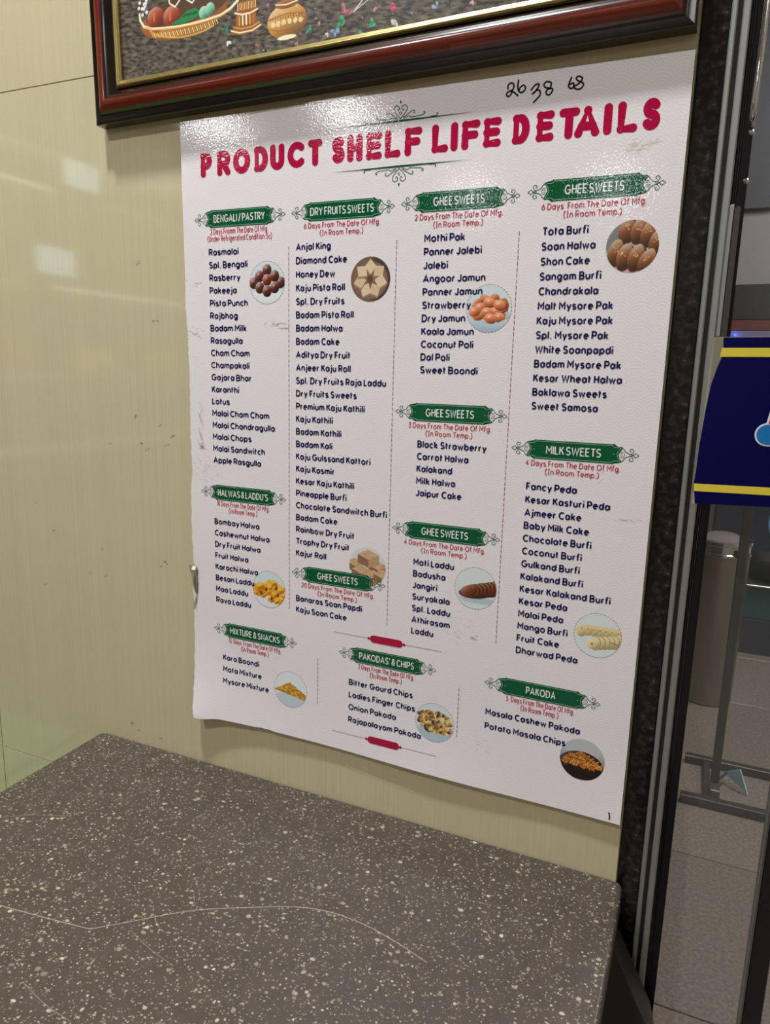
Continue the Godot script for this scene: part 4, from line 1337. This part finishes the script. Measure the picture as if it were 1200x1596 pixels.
func still_life() -> Image:
	# 2 pixels to the millimetre; a generic painted still life: basket of fruit, brass vessels, petals strewn on brown earth
	var w := 1287
	var h := 930
	var f := FastNoiseLite.new()
	f.seed = 71
	f.frequency = 0.035
	f.fractal_octaves = 4
	var f2 := FastNoiseLite.new()
	f2.seed = 72
	f2.frequency = 0.036
	f2.fractal_octaves = 2
	var d := PackedByteArray()
	d.resize(w * h * 3)
	for y in h:
		for x in w:
			var k := 0.92 + 0.34 * f.get_noise_2d(x * 0.8, y * 1.5)
			var s := f2.get_noise_2d(x * 0.9 + y * 0.5, y * 2.6 - x * 0.5)
			if s > 0.22:
				k *= 0.55
			elif s < -0.32:
				k *= 1.22
			var i := (y * w + x) * 3
			d[i] = int(clampf(92.0 * k, 0, 255))
			d[i + 1] = int(clampf(83.0 * k, 0, 255))
			d[i + 2] = int(clampf(70.0 * k, 0, 255))
	var img := Image.create_from_data(w, h, false, Image.FORMAT_RGB8, d)
	var at := func(x: float, y: float) -> Vector2: return Vector2(x * 2.0, h - y * 2.0)
	var line := func(pts: Array, width: float, c: Color) -> void:
		var o := []
		for p: Array in pts:
			o.append(at.call(p[0], p[1]))
		brush(img, o, width, c)
	var ball := func(x: float, y: float, rx: float, ry: float, c: Color, light: float, turn := 0.0) -> void:
		var p: Vector2 = at.call(x, y)
		blot(img, p.x, p.y, rx * 2.0, ry * 2.0, c, light, turn)
	var gold_d := Color8(150, 88, 34)
	var gold := Color8(212, 166, 72)
	var cream := Color8(240, 230, 190)
	# upper part of the picture: a plain dark backdrop with a draped cloth
	for y in 360:
		for x in w:
			if y < 300 + 30.0 * sin(x * 0.012):
				img.set_pixel(x, y, Color8(70, 46, 36).lerp(Color8(120, 78, 50), 0.5 + 0.5 * f.get_noise_2d(x * 0.3, y * 0.2)))
	# basket
	ball.call(100, 60, 66, 22, gold_d, 0.1, -0.04)
	ball.call(106, 49, 44, 11.5, Color8(168, 104, 40), 0.3, -0.03)
	ball.call(104, 68, 62, 16, Color8(84, 58, 36), 0.0, -0.04)
	for k in 34:
		var x := 50.0 + k * 3.0
		line.call([[x, 49.0 - 3.0 * sin((x - 50.0) / 100.0 * PI)], [x + 2.2, 44.5 - 4.0 * sin((x - 50.0) / 100.0 * PI)]], 2.4, cream if k % 2 else gold)
	line.call([[48, 52], [60, 45], [78, 40.7], [95, 38], [113, 38], [130, 39.5], [145, 43]], 4.0, gold)
	line.call([[62, 42], [78, 38.5], [100, 36.5], [118, 37]], 2.0, gold_d)
	for p: Array in [[57.5, 66], [82.6, 63]]:
		ball.call(p[0], p[1], 13.5, 12, Color8(150, 56, 30), 0.5)
		ball.call(p[0] - 3, p[1] + 2, 2.0, 7, Color8(206, 100, 48), 0.0)
	var lf := PackedVector2Array()
	for p: Array in [[80, 55], [94, 59], [106, 66], [118, 67], [126, 62], [120, 56], [104, 53], [90, 53]]:
		lf.append(at.call(p[0], p[1]))
	poly_fill(img, lf, Color8(34, 128, 62))
	for k in 9:
		line.call([[100 + k * 2.4, 60 + (k % 3)], [101 + k * 2.4, 61 + (k % 2)]], 3.0, Color8(16, 60, 30))
	ball.call(131.2, 59, 7.5, 7.5, Color8(120, 190, 150), 0.6)
	ball.call(140.5, 61.5, 7.0, 7.5, Color8(116, 182, 146), 0.6)
	line.call([[32, 74], [32.5, 67], [38, 59], [50, 54.5], [69, 52.3], [90, 50.6], [113, 50], [136, 50.8], [156, 52.6], [170, 57.5], [180, 63.7], [188, 72]], 6.5, cream)
	line.call([[40, 58], [52, 53], [70, 51], [90, 49.4], [113, 48.8], [136, 49.6], [156, 51.5], [171, 56]], 2.4, gold)
	for k in 24:
		ball.call(34 + rng.randf_range(-4, 12), 74 + k * 1.4 + rng.randf_range(-3, 3), 2.2, 2.2, Color8(232, 232, 236), 0.3)
	for k in 3:
		var x := 76.0 + k * 26.0
		line.call([[x, 92], [x + 4, 78], [x + 12, 73], [x + 19, 79], [x + 20, 92]], 4.0, Color8(236, 232, 214))
	# stemmed brass cup
	var cup := PackedVector2Array()
	for p: Array in [[180, 62], [179, 52], [177, 46], [176, 36], [170, 33], [171, 29], [182, 26.5], [202, 27], [212, 31], [212.5, 35], [206, 38], [206, 46], [207, 52], [206, 62]]:
		cup.append(at.call(p[0], p[1]))
	poly_fill(img, cup, gold_d)
	for k in 5:
		line.call([[182.0 + k * 5.0, 37], [182.0 + k * 5.0, 46]], 4.0, [gold, cream, Color8(250, 246, 228), gold, Color8(180, 110, 46)][k])
	line.call([[170, 33], [182, 29], [200, 29], [212, 33]], 3.6, cream)
	line.call([[173, 36.5], [184, 33], [200, 33], [210, 36.5]], 2.6, gold)
	line.call([[176, 51], [186, 48], [198, 48], [208, 50.5]], 4.0, cream)
	for k in 11:
		line.call([[180.0 + k * 2.5, 53], [180.5 + k * 2.5, 60]], 2.0, gold if k % 2 else cream)
	# round brass pot
	ball.call(247.6, 31, 26.5, 18.5, Color8(196, 140, 54), 0.55)
	ball.call(247.4, 14, 13, 2.6, cream, 0.0)
	ball.call(247.6, 49, 15, 5, gold_d, 0.2)
	line.call([[233, 50], [247, 48], [262, 50]], 3.0, cream)
	line.call([[222, 35], [234, 37.5], [248, 38.5], [262, 37.5], [273, 35]], 2.2, gold_d)
	line.call([[223, 26], [234, 22.5], [248, 21.5], [262, 22.5], [272, 26]], 2.2, gold_d)
	for k in 6:
		var c: Vector2 = at.call(229.0 + k * 7.4, 30.0)
		var sp := []
		for p in spiral(c, 6.0, 1.0, k * 70.0, k * 70.0 + 620.0, 18):
			sp.append(p)
		brush(img, sp, 1.8, Color8(250, 236, 190))
	for k in 14:
		line.call([[225.0 + k * 3.5, 36.6], [225.6 + k * 3.5, 34.4]], 1.8, Color8(120, 66, 26))
	# strewn petals and leaves
	for p: Array in [[160.6, 37.4, 5, 34, 120, 84], [275.5, 18, 4.5, 40, 128, 104], [316.8, 19.2, 6.5, 34, 140, 88], [355.7, 10.8, 5.5, 46, 160, 110], [166.6, 21.8, 4.5, 226, 226, 226], [311, 9.7, 5.5, 110, 150, 180], [324.8, 30.7, 7, 170, 84, 96], [380.9, 22.3, 5.0, 196, 60, 84], [360.2, 23.4, 3.0, 206, 140, 140], [383.4, 6.9, 4.5, 206, 196, 196], [226, 54, 6, 140, 60, 100], [430, 15, 4, 150, 160, 190], [206, 12, 3, 190, 80, 90], [300, 8, 2.4, 220, 220, 220], [290, 22, 2.6, 196, 150, 140], [342, 4, 4, 50, 140, 110], [470, 12, 3, 200, 180, 170], [260, 5, 2.5, 200, 120, 120], [222, 3, 2.6, 60, 130, 110]]:
		for k in 5:
			ball.call(p[0] + rng.randf_range(-1, 1) * p[2] * 0.7, p[1] + rng.randf_range(-1, 1) * p[2] * 0.6, p[2] * 0.5, p[2] * 0.36, Color8(p[3], p[4], p[5]), 0.35, rng.randf() * 3.0)
	for k in 110:
		ball.call(rng.randf_range(190, 620), rng.randf_range(2, 150), rng.randf_range(0.6, 1.6), rng.randf_range(0.5, 1.2), [Color8(206, 190, 176), Color8(190, 90, 90), Color8(70, 140, 110), Color8(140, 160, 180)][rng.randi() % 4], 0.0)
	line.call([[334, 26], [345, 36], [352, 44]], 3.0, Color8(220, 220, 214))
	line.call([[334, 26], [350, 34], [360, 38]], 2.2, Color8(206, 206, 200))
	ball.call(330, 52, 40, 12, Color8(150, 96, 60), 0.3)
	return img

# ------------------------------------------------------------------ the table
func table() -> void:
	var top := HANG - 0.0768
	var T := thing("table", "dark grey-brown table with pale speckled stone top standing against the wall", "table", Vector3(0.21, 0, 0.32))
	var x0 := -0.1965
	var x1 := 0.6180
	var z0 := 0.0015
	var z1 := 0.64
	# top surface image: 2.4 pixels to the millimetre
	var iw := 1956
	var ih := 1536
	var base := noise_img(81, 0.012, 1024, 4).get_data()
	var d := PackedByteArray()
	d.resize(iw * ih * 3)
	for y in ih:
		for x in iw:
			var k := 0.93 + 0.14 * base[(y % 1024) * 1024 + (x % 1024)] / 255.0
			var i := (y * iw + x) * 3
			d[i] = int(75.0 * k)
			d[i + 1] = int(67.0 * k)
			d[i + 2] = int(60.0 * k)
	var img := Image.create_from_data(iw, ih, false, Image.FORMAT_RGB8, d)
	var r := RandomNumberGenerator.new()
	r.seed = 4242
	for k in 30000:
		var s := 0.9 + 1.7 * pow(r.randf(), 2.2)
		if r.randf() < 0.025:
			s = r.randf_range(3.0, 5.4)
		var t := r.randf()
		var c := Color8(206, 198, 176).lerp(Color8(150, 138, 118), t) if r.randf() < 0.95 else Color8(190, 160, 128)
		var a := r.randf_range(0.45, 0.95)
		var cx := r.randf() * iw
		var cy := r.randf() * ih
		var ex := s * r.randf_range(0.7, 1.4)
		var ey := s * r.randf_range(0.7, 1.2)
		for y in range(maxi(0, int(cy - ey - 1)), mini(ih, int(cy + ey + 2))):
			for x in range(maxi(0, int(cx - ex - 1)), mini(iw, int(cx + ex + 2))):
				var u := Vector2((x + 0.5 - cx) / ex, (y + 0.5 - cy) / ey).length()
				if u < 1.25:
					blend_px(img, x, y, c, a * clampf((1.25 - u) * 3.0, 0.0, 1.0))
	# scratches that cross the top
	var px := func(p: Array) -> Vector2: return Vector2((p[0] - x0) / (x1 - x0) * iw, (p[1] - z0) / (z1 - z0) * ih)
	for sc: Array in [[[-0.006, 0.3425], [0.0529, 0.3343], [0.1088, 0.3257], [0.1382, 0.3006], [0.1893, 0.2574], [0.2501, 0.2228], [0.2951, 0.2013], [0.3315, 0.1935], [0.3711, 0.1943], [0.4123, 0.2022], [0.4486, 0.2126]], [[0.1485, 0.3087], [0.1859, 0.3195], [0.2201, 0.3258]], [[0.1018, 0.4033], [0.1419, 0.4122], [0.1778, 0.4154]], [[-0.1441, 0.233], [-0.1114, 0.2108], [-0.0641, 0.1908]], [[0.5933, 0.0828], [0.61, 0.0902]]]:
		var cv := Curve2D.new()
		for i in sc.size():
			var p: Vector2 = px.call(sc[i])
			var t: Vector2 = (px.call(sc[mini(i + 1, sc.size() - 1)]) - px.call(sc[maxi(i - 1, 0)])) / 7.0
			if sc.size() > 5 and i == 2:
				t = Vector2.ZERO
			cv.add_point(p, -t, t)
		brush(img, Array(cv.get_baked_points()), 2.6 if sc.size() > 5 else 1.8, Color8(178, 166, 150), 0.62 if sc.size() > 5 else 0.4)
	var tm := mat("speckled_stone", Color.WHITE, 0.33, 0.0, 0.5)
	tm.albedo_texture = tex(img)
	# outline in plan with small rounded corners, eased upper edge, 38 mm thick
	var ring := func(inset: float, y: float) -> Array:
		var o := []
		var rad := 0.010
		for c: Array in [[x1, z0, -90.0], [x1, z1, 0.0], [x0, z1, 90.0], [x0, z0, 180.0]]:
			var cx: float = c[0] - signf(c[0] - 0.2) * rad
			var cz: float = c[1] - signf(c[1] - 0.3) * rad
			for k in 5:
				var a := deg_to_rad(c[2] + 22.5 * k)
				o.append(Vector3(cx + cos(a) * (rad - inset), y, cz + sin(a) * (rad - inset)))
		return o
	var st := tool()
	var org := Vector3(0.21, 0, 0.32)
	var uvof := func(p: Vector3) -> Vector2: return Vector2((p.x - x0) / (x1 - x0), (p.z - z0) / (z1 - z0))
	var rings := []
	var norms := []
	for e: Array in [[0.004, 0.0, 0.0], [0.0022, -0.0006, 30.0], [0.0006, -0.0022, 60.0], [0.0, -0.004, 90.0], [0.0, -0.034, 90.0], [0.003, -0.038, 120.0], [0.02, -0.038, 180.0]]:
		rings.append(ring.call(e[0], top + e[1]))
		norms.append(e[2])
	var mid := Vector3((x0 + x1) / 2, top, (z0 + z1) / 2)
	for k in rings[0].size():
		var a: Vector3 = rings[0][k]
		var b: Vector3 = rings[0][(k + 1) % rings[0].size()]
		for p: Vector3 in [mid, a, b]:
			st.set_normal(Vector3.UP)
			st.set_uv(uvof.call(p))
			st.add_vertex(p - org)
	for i in rings.size() - 1:
		for k in rings[i].size():
			var j: int = (k + 1) % rings[i].size()
			var corner := int(k / 5.0)
			var ang := func(idx: int) -> float: return deg_to_rad(-90.0 + 90.0 * int(idx / 5.0) + 22.5 * (idx % 5))
			var pts := [[rings[i][k], k, i], [rings[i][j], j, i], [rings[i + 1][j], j, i + 1], [rings[i + 1][k], k, i + 1]]
			for q: int in [0, 3, 2, 0, 2, 1]:
				var t: float = ang.call(pts[q][1])
				var v := deg_to_rad(norms[pts[q][2]])
				st.set_normal(Vector3(cos(t) * sin(v), cos(v), sin(t) * sin(v)))
				var p: Vector3 = pts[q][0]
				st.set_uv(uvof.call(p) + Vector2(0.0, (top - p.y) * 1.3))
				st.add_vertex(p - org)
	var under := rings[rings.size() - 1].duplicate() as Array
	for k in under.size():
		under[k] = under[k] - org
	face(st, under, Vector3.DOWN)
	put(st.commit(), "table_top", tm, T)
	var lm := mat("table_leg_dark", Color8(34, 33, 31), 0.45)
	# splayed end frames, dark, one near each end
	for sx: float in [-1.0, 1.0]:
		for sz: float in [0.030, 0.55]:
			st = tool()
			var px0 := 0.585 if sx > 0 else -0.165
			var dir := sx
			var prof := [Vector2(px0 - dir * 0.04, top - 0.038), Vector2(px0 + dir * 0.024, top - 0.038), Vector2(px0 + dir * 0.076, top - 0.14), Vector2(px0 + dir * 0.118, top - 0.30), Vector2(px0 + dir * 0.135, 0.0), Vector2(px0 + dir * 0.09, 0.0), Vector2(px0 + dir * 0.05, top - 0.32), Vector2(px0 + dir * 0.0, top - 0.15)]
			var poly := PackedVector2Array(prof)
			put(slab(poly, sz - 0.02, sz + 0.02, org), "leg", lm, T)
	put(box(Vector3(0.21, top - 0.06, 0.29) - org, Vector3(0.70, 0.04, 0.03), 0.003), "stretcher", lm, T)

# ------------------------------------------------------------------ what stands beyond the glass door
func beyond_the_door() -> void:
	# steel bin
	var b := thing("steel_bin", "tall round stainless steel bin standing beyond the glass door", "bin", Vector3(0.765, 0, -2.40))
	var st := tool()
	lathe(st, [Vector2(0.098, 0.0), Vector2(0.102, 0.006), Vector2(0.106, 0.30), Vector2(0.108, 0.640)], Vector3.ZERO, 40)
	put(st.commit(), "body", M.steel, b)
	st = tool()
	lathe(st, [Vector2(0.108, 0.640), Vector2(0.1125, 0.644), Vector2(0.1125, 0.652), Vector2(0.108, 0.656), Vector2(0.108, 0.684), Vector2(0.1135, 0.688), Vector2(0.1135, 0.700), Vector2(0.109, 0.702), Vector2(0.104, 0.700), Vector2(0.104, 0.60)], Vector3.ZERO, 40)
	put(st.commit(), "rim", M.chrome, b)
	st = tool()
	lathe(st, [Vector2(0.104, 0.66), Vector2(0.088, 0.704), Vector2(0.05, 0.722), Vector2(0.0, 0.728)], Vector3.ZERO, 40)
	var bag := mat("bin_liner", Color8(112, 102, 100), 0.25)
	put(st.commit(), "liner", bag, b)
	put(box(Vector3(0.052, 0.662, 0.100), Vector3(0.018, 0.03, 0.008), 0.002), "latch", M.black_gasket, b)
	# steel sign stand on a frame of two bars
	var s := thing("steel_stand", "steel post on a base of two parallel bars beyond the glass door", "stand", Vector3(0.795, 0, -1.62))
	var o := Vector3(0.795, 0, -1.62)
	put(box(Vector3(1.05, 0.015, -1.524) - o, Vector3(0.705, 0.030, 0.028), 0.002), "base_bar", M.dark_steel, s)
	put(box(Vector3(1.05, 0.015, -1.795) - o, Vector3(0.690, 0.030, 0.028), 0.002), "base_bar", M.dark_steel, s)
	put(box(Vector3(0.775, 0.013, -1.66) - o, Vector3(0.02, 0.024, 0.243), 0.002), "cross_bar", M.dark_steel, s)
	put(box(Vector3(0.796, 0.60, -1.60) - o, Vector3(0.026, 1.10, 0.026), 0.002), "post", M.dark_steel, s)
	put(box(Vector3(0.798, 0.028, -1.575) - o, Vector3(0.030, 0.05, 0.07), 0.002), "foot_bracket", M.steel, s)
	var pale := mat("pale_blue_board", Color8(176, 214, 228), 0.4)
	# a rod off the foot carries a pale blue triangular plate whose lowest corner touches the floor
	st = tool()
	tube(st, [Vector3(0.800, 0.045, -1.60) - o, Vector3(0.818, 0.038, -1.66) - o, Vector3(0.836, 0.036, -1.705) - o], 0.004, 8)
	put(st.commit(), "rod", M.dark_steel, s)
	var A := Vector3(0.828, 0.034, -1.712) - o
	var B := Vector3(0.8725, 0.078, -1.6695) - o
	var C := Vector3(0.9012, 0.006, -1.6486) - o
	var n := (C - A).cross(B - A).normalized() * 0.002
	if n.z < 0.0:
		n = -n
	st = tool()
	face(st, [A + n, B + n, C + n], n)
	face(st, [A - n, B - n, C - n], -n)
	for e: Array in [[A, B], [B, C], [C, A]]:
		face(st, [e[0] + n, e[1] + n, e[1] - n, e[0] - n], (e[0] + e[1]) * 0.5 - (A + B + C) / 3.0)
	var plate := put(st.commit(), "triangular_plate", pale, s)
	plate.set_meta("label", "pale blue triangular plate")
	# low counter far behind
	var cn := mat("counter_teal", Color8(40, 74, 78), 0.4)
	var cd := mat("counter_navy", Color8(44, 48, 62), 0.45)
	var ct := thing("low_counter", "low counter with a dark blue-grey plinth and teal front far beyond the door", "counter", Vector3(1.5, 0, -3.27))
	put(box(Vector3(0, 0.09, 0), Vector3(1.7, 0.18, 0.46), 0.004), "plinth", cd, ct)
	put(box(Vector3(0, 0.2625, 0.002), Vector3(1.7, 0.163, 0.46), 0.004), "front", cn, ct)
	put(box(Vector3(0, 0.352, 0.006), Vector3(1.72, 0.014, 0.49), 0.003), "counter_top", M.steel, ct)
	var sack := mat("black_plastic", Color8(9, 9, 11), 0.45)
	var bl := thing("black_basin", "round black basin on the low counter beyond the door", "basin", Vector3(1.06, 0.3595, -3.20))
	st = tool()
	lathe(st, [Vector2(0.0, 0.0), Vector2(0.10, 0.0), Vector2(0.14, 0.02), Vector2(0.165, 0.09), Vector2(0.17, 0.10), Vector2(0.163, 0.102), Vector2(0.14, 0.05)], Vector3.ZERO, 32)
	put(st.commit(), "bowl", sack, bl)
	var cr := thing("grey_crate", "pale grey box behind the black basin on the low counter", "box", Vector3(1.52, 0.3595, -3.33))
	put(box(Vector3(0, 0.11, 0), Vector3(0.5, 0.22, 0.12), 0.006), "body", M.white_paint, cr)
	put(box(Vector3(0, 0.226, 0), Vector3(0.51, 0.012, 0.13), 0.003), "lid", M.side_wall_paint, cr)
	var hose_m := mat("blue_hose", Color8(110, 170, 206), 0.35)
	var hs := thing("blue_hose", "looped pale blue hose hanging above the low counter", "hose", Vector3(1.05, 0.60, -3.15))
	st = tool()
	var loop := []
	for k in 25:
		var a := lerpf(-2.0, 2.2, k / 24.0)
		loop.append(Vector3(cos(a + PI) * 0.06, 0.06 + sin(a + PI) * 0.10, 0.02 * k / 24.0))
	tube(st, loop, 0.008, 8)
	put(st.commit(), "hose", hose_m, hs)
	# dark wall unit with a maroon band
	var un := thing("wall_display", "black wall display with a maroon band and lilac strip far beyond the door", "display", Vector3(1.5, HANG + 0.70, -3.45))
	mat("maroon", Color8(84, 24, 28), 0.45)
	mat("lilac", Color8(104, 98, 124), 0.45)
	put(box(Vector3(0, 0.190, 0), Vector3(1.56, 0.175, 0.10), 0.004), "black_panel", sack, un)
	put(box(Vector3(0, 0.076, 0), Vector3(1.56, 0.050, 0.104), 0.003), "maroon_band", M.maroon, un)
	put(box(Vector3(0, 0.018, 0), Vector3(1.56, 0.062, 0.10), 0.003), "lilac_strip", M.lilac, un)
	var bulb := mat("blue_lamp", Color8(90, 120, 240), 0.3)
	bulb.emission_enabled = true
	bulb.emission = Color(0.35, 0.5, 1.0)
	bulb.emission_energy_multiplier = 1.2
	st = tool()
	lathe(st, [Vector2(0.0, 0.0), Vector2(0.012, 0.004), Vector2(0.016, 0.016), Vector2(0.012, 0.028), Vector2(0.0, 0.032)], Vector3.ZERO, 14)
	put(st.commit(), "blue_lamp", bulb, un, Vector3(-0.76, 0.004, 0.07))
	var ol := OmniLight3D.new()
	ol.name = "blue_lamp_light"
	ol.light_color = Color(0.4, 0.5, 1.0)
	ol.light_energy = 0.01
	ol.light_size = 0.01
	ol.omni_range = 6.0
	ol.omni_attenuation = 2.0
	ol.shadow_enabled = true
	un.add_child(ol)
	ol.position = Vector3(-0.76, 0.02, 0.07)
	put(box(Vector3(0, -0.60, -0.03), Vector3(1.5, 1.16, 0.03), 0.003), "back_panel", M.counter_navy, un)

# ------------------------------------------------------------------ the shop behind the camera, which the glossy wall mirrors
func shop_behind() -> void:
	mat("cabinet_white", Color8(206, 198, 184), 0.4)
	mat("cabinet_red", Color8(150, 62, 50), 0.45)
	var led := mat("led_strip", Color.WHITE, 0.5)
	led.emission_enabled = true
	led.emission = Color(1.0, 0.95, 0.8)
	led.emission_energy_multiplier = 3.0
	var box_glow := mat("menu_screen", Color.WHITE, 0.5)
	box_glow.emission_enabled = true
	box_glow.emission = Color(0.72, 0.92, 1.0)
	box_glow.emission_energy_multiplier = 4.0
	var C := thing("display_cabinet", "tall white sweets cabinet with lit shelves standing left of the table", "cabinet", Vector3(-2.3, 0, 2.4))
	put(box(Vector3(-0.28, 1.1, 0), Vector3(0.03, 2.2, 3.4), 0.002), "back", M.cabinet_white, C)
	put(box(Vector3(0, 0.35, 0), Vector3(0.58, 0.7, 3.4), 0.004), "base_unit", M.cabinet_red, C)
	for sh_at: Array in [[0.95, 0.0, 0.0], [1.28, 0.0, 0.0], [1.665, 1.58, 2.45], [2.07, 0.75, 1.62]]:
		var y: float = sh_at[0]
		var sh := put(box(Vector3(0.0, y, 0), Vector3(0.56, 0.022, 3.38), 0.003), "shelf", M.cabinet_white, C)
		if sh_at[2] == 0.0:
			continue
		var len: float = sh_at[2] - sh_at[1]
		var mid: float = (sh_at[2] + sh_at[1]) / 2 - 2.4
		put(box(Vector3(0.286, 0.0, 0), Vector3(0.010, 0.012, len)), "led_strip", led, sh, Vector3(0, y, mid))
		var l := AreaLight3D.new()
		l.name = "led_light"
		l.area_size = Vector2(len, 0.012)
		l.light_energy = 0.02
		l.light_color = Color(1.0, 0.94, 0.82)
		l.shadow_enabled = true
		l.area_range = 8.0
		C.add_child(l)
		l.position = Vector3(0.296, y, mid)
		l.rotation_degrees = Vector3(0, -90, 0)
	for z: float in [-1.69, 1.69]:
		put(box(Vector3(0, 1.1, z), Vector3(0.56, 2.2, 0.025), 0.002), "side_panel", M.cabinet_white, C)
	put(box(Vector3(0, 2.21, 0), Vector3(0.6, 0.03, 3.42), 0.003), "top_panel", M.cabinet_white, C)
	var kinds := [["orange", Color8(196, 130, 60)], ["brown", Color8(150, 70, 44)], ["cream", Color8(214, 190, 140)], ["green", Color8(120, 150, 80)], ["pink", Color8(200, 90, 80)], ["yellow", Color8(222, 190, 80)]]
	for k in kinds.size():
		var t := thing("sweet_tray", "steel tray heaped with %s sweets on a lit cabinet shelf" % kinds[k][0], "tray", Vector3(-2.25, 1.2915, 1.05 + k * 0.47), "trays of sweets in the lit cabinet")
		put(box(Vector3(0, 0.012, 0), Vector3(0.36, 0.024, 0.36), 0.004), "tray", M.steel, t)
		var st := tool()
		lathe(st, [Vector2(0.16, 0.0), Vector2(0.145, 0.05), Vector2(0.10, 0.10), Vector2(0.05, 0.13), Vector2(0.0, 0.14)], Vector3.ZERO, 14)
		put(st.commit(), "heap", mat("sweet_%s" % kinds[k][0], kinds[k][1], 0.4), t, Vector3(0, 0.024, 0))
	for p: Array in [[2.15, 1.74], [1.77, 1.57]]:
		var sc := thing("menu_screen", "small bright pale blue price screen on the upper cabinet shelf" if p[0] > 2.0 else "small bright pale blue price screen on the lower cabinet shelf", "screen", Vector3(-1.965, p[0] - 0.055, p[1]))
		put(box(Vector3(-0.012, 0.055, 0), Vector3(0.02, 0.13, 0.22), 0.003), "casing", M.black_gasket, sc)
		put(box(Vector3(0.0, 0.055, 0), Vector3(0.004, 0.11, 0.20)), "screen", box_glow, sc)
		var l := AreaLight3D.new()
		l.name = "screen_light"
		l.area_size = Vector2(0.20, 0.11)
		l.light_energy = 0.03
		l.light_color = Color(0.72, 0.92, 1.0)
		l.shadow_enabled = true
		sc.add_child(l)
		l.position = Vector3(0.006, 0.055, 0)
		l.rotation_degrees = Vector3(0, -90, 0)
	# unseen green crates added beside the table to bounce a green tint onto the wall
	mat("green_plastic", Color8(104, 186, 104), 0.45)
	for p: Array in [[-0.64, 0.0, "added green lidded crate tinting the wall, right beside the table"], [-1.24, 0.0, "added green lidded crate tinting the wall, further from the table"]]:
		var cr := thing("added_crate", p[2], "crate", Vector3(p[0], p[1], 0.34), "added green crates left of the table")
		for sx: float in [-1.0, 1.0]:
			put(box(Vector3(sx * 0.268, 0.13, 0), Vector3(0.012, 0.248, 0.52), 0.003), "end_wall", M.green_plastic, cr)
			put(box(Vector3(sx * 0.279, 0.19, 0), Vector3(0.012, 0.024, 0.16), 0.004), "grip", M.green_plastic, cr)
			put(box(Vector3(0, 0.13, sx * 0.266), Vector3(0.524, 0.248, 0.012), 0.003), "side_wall", M.green_plastic, cr)
			for k in 5:
				put(box(Vector3(-0.2 + k * 0.1, 0.13, sx * 0.275), Vector3(0.012, 0.23, 0.008), 0.002), "rib", M.green_plastic, cr)
		put(box(Vector3(0, 0.006, 0), Vector3(0.524, 0.012, 0.52), 0.002), "base", M.green_plastic, cr)
		put(box(Vector3(0, 0.267, 0), Vector3(0.57, 0.026, 0.57), 0.006), "lid", M.green_plastic, cr)
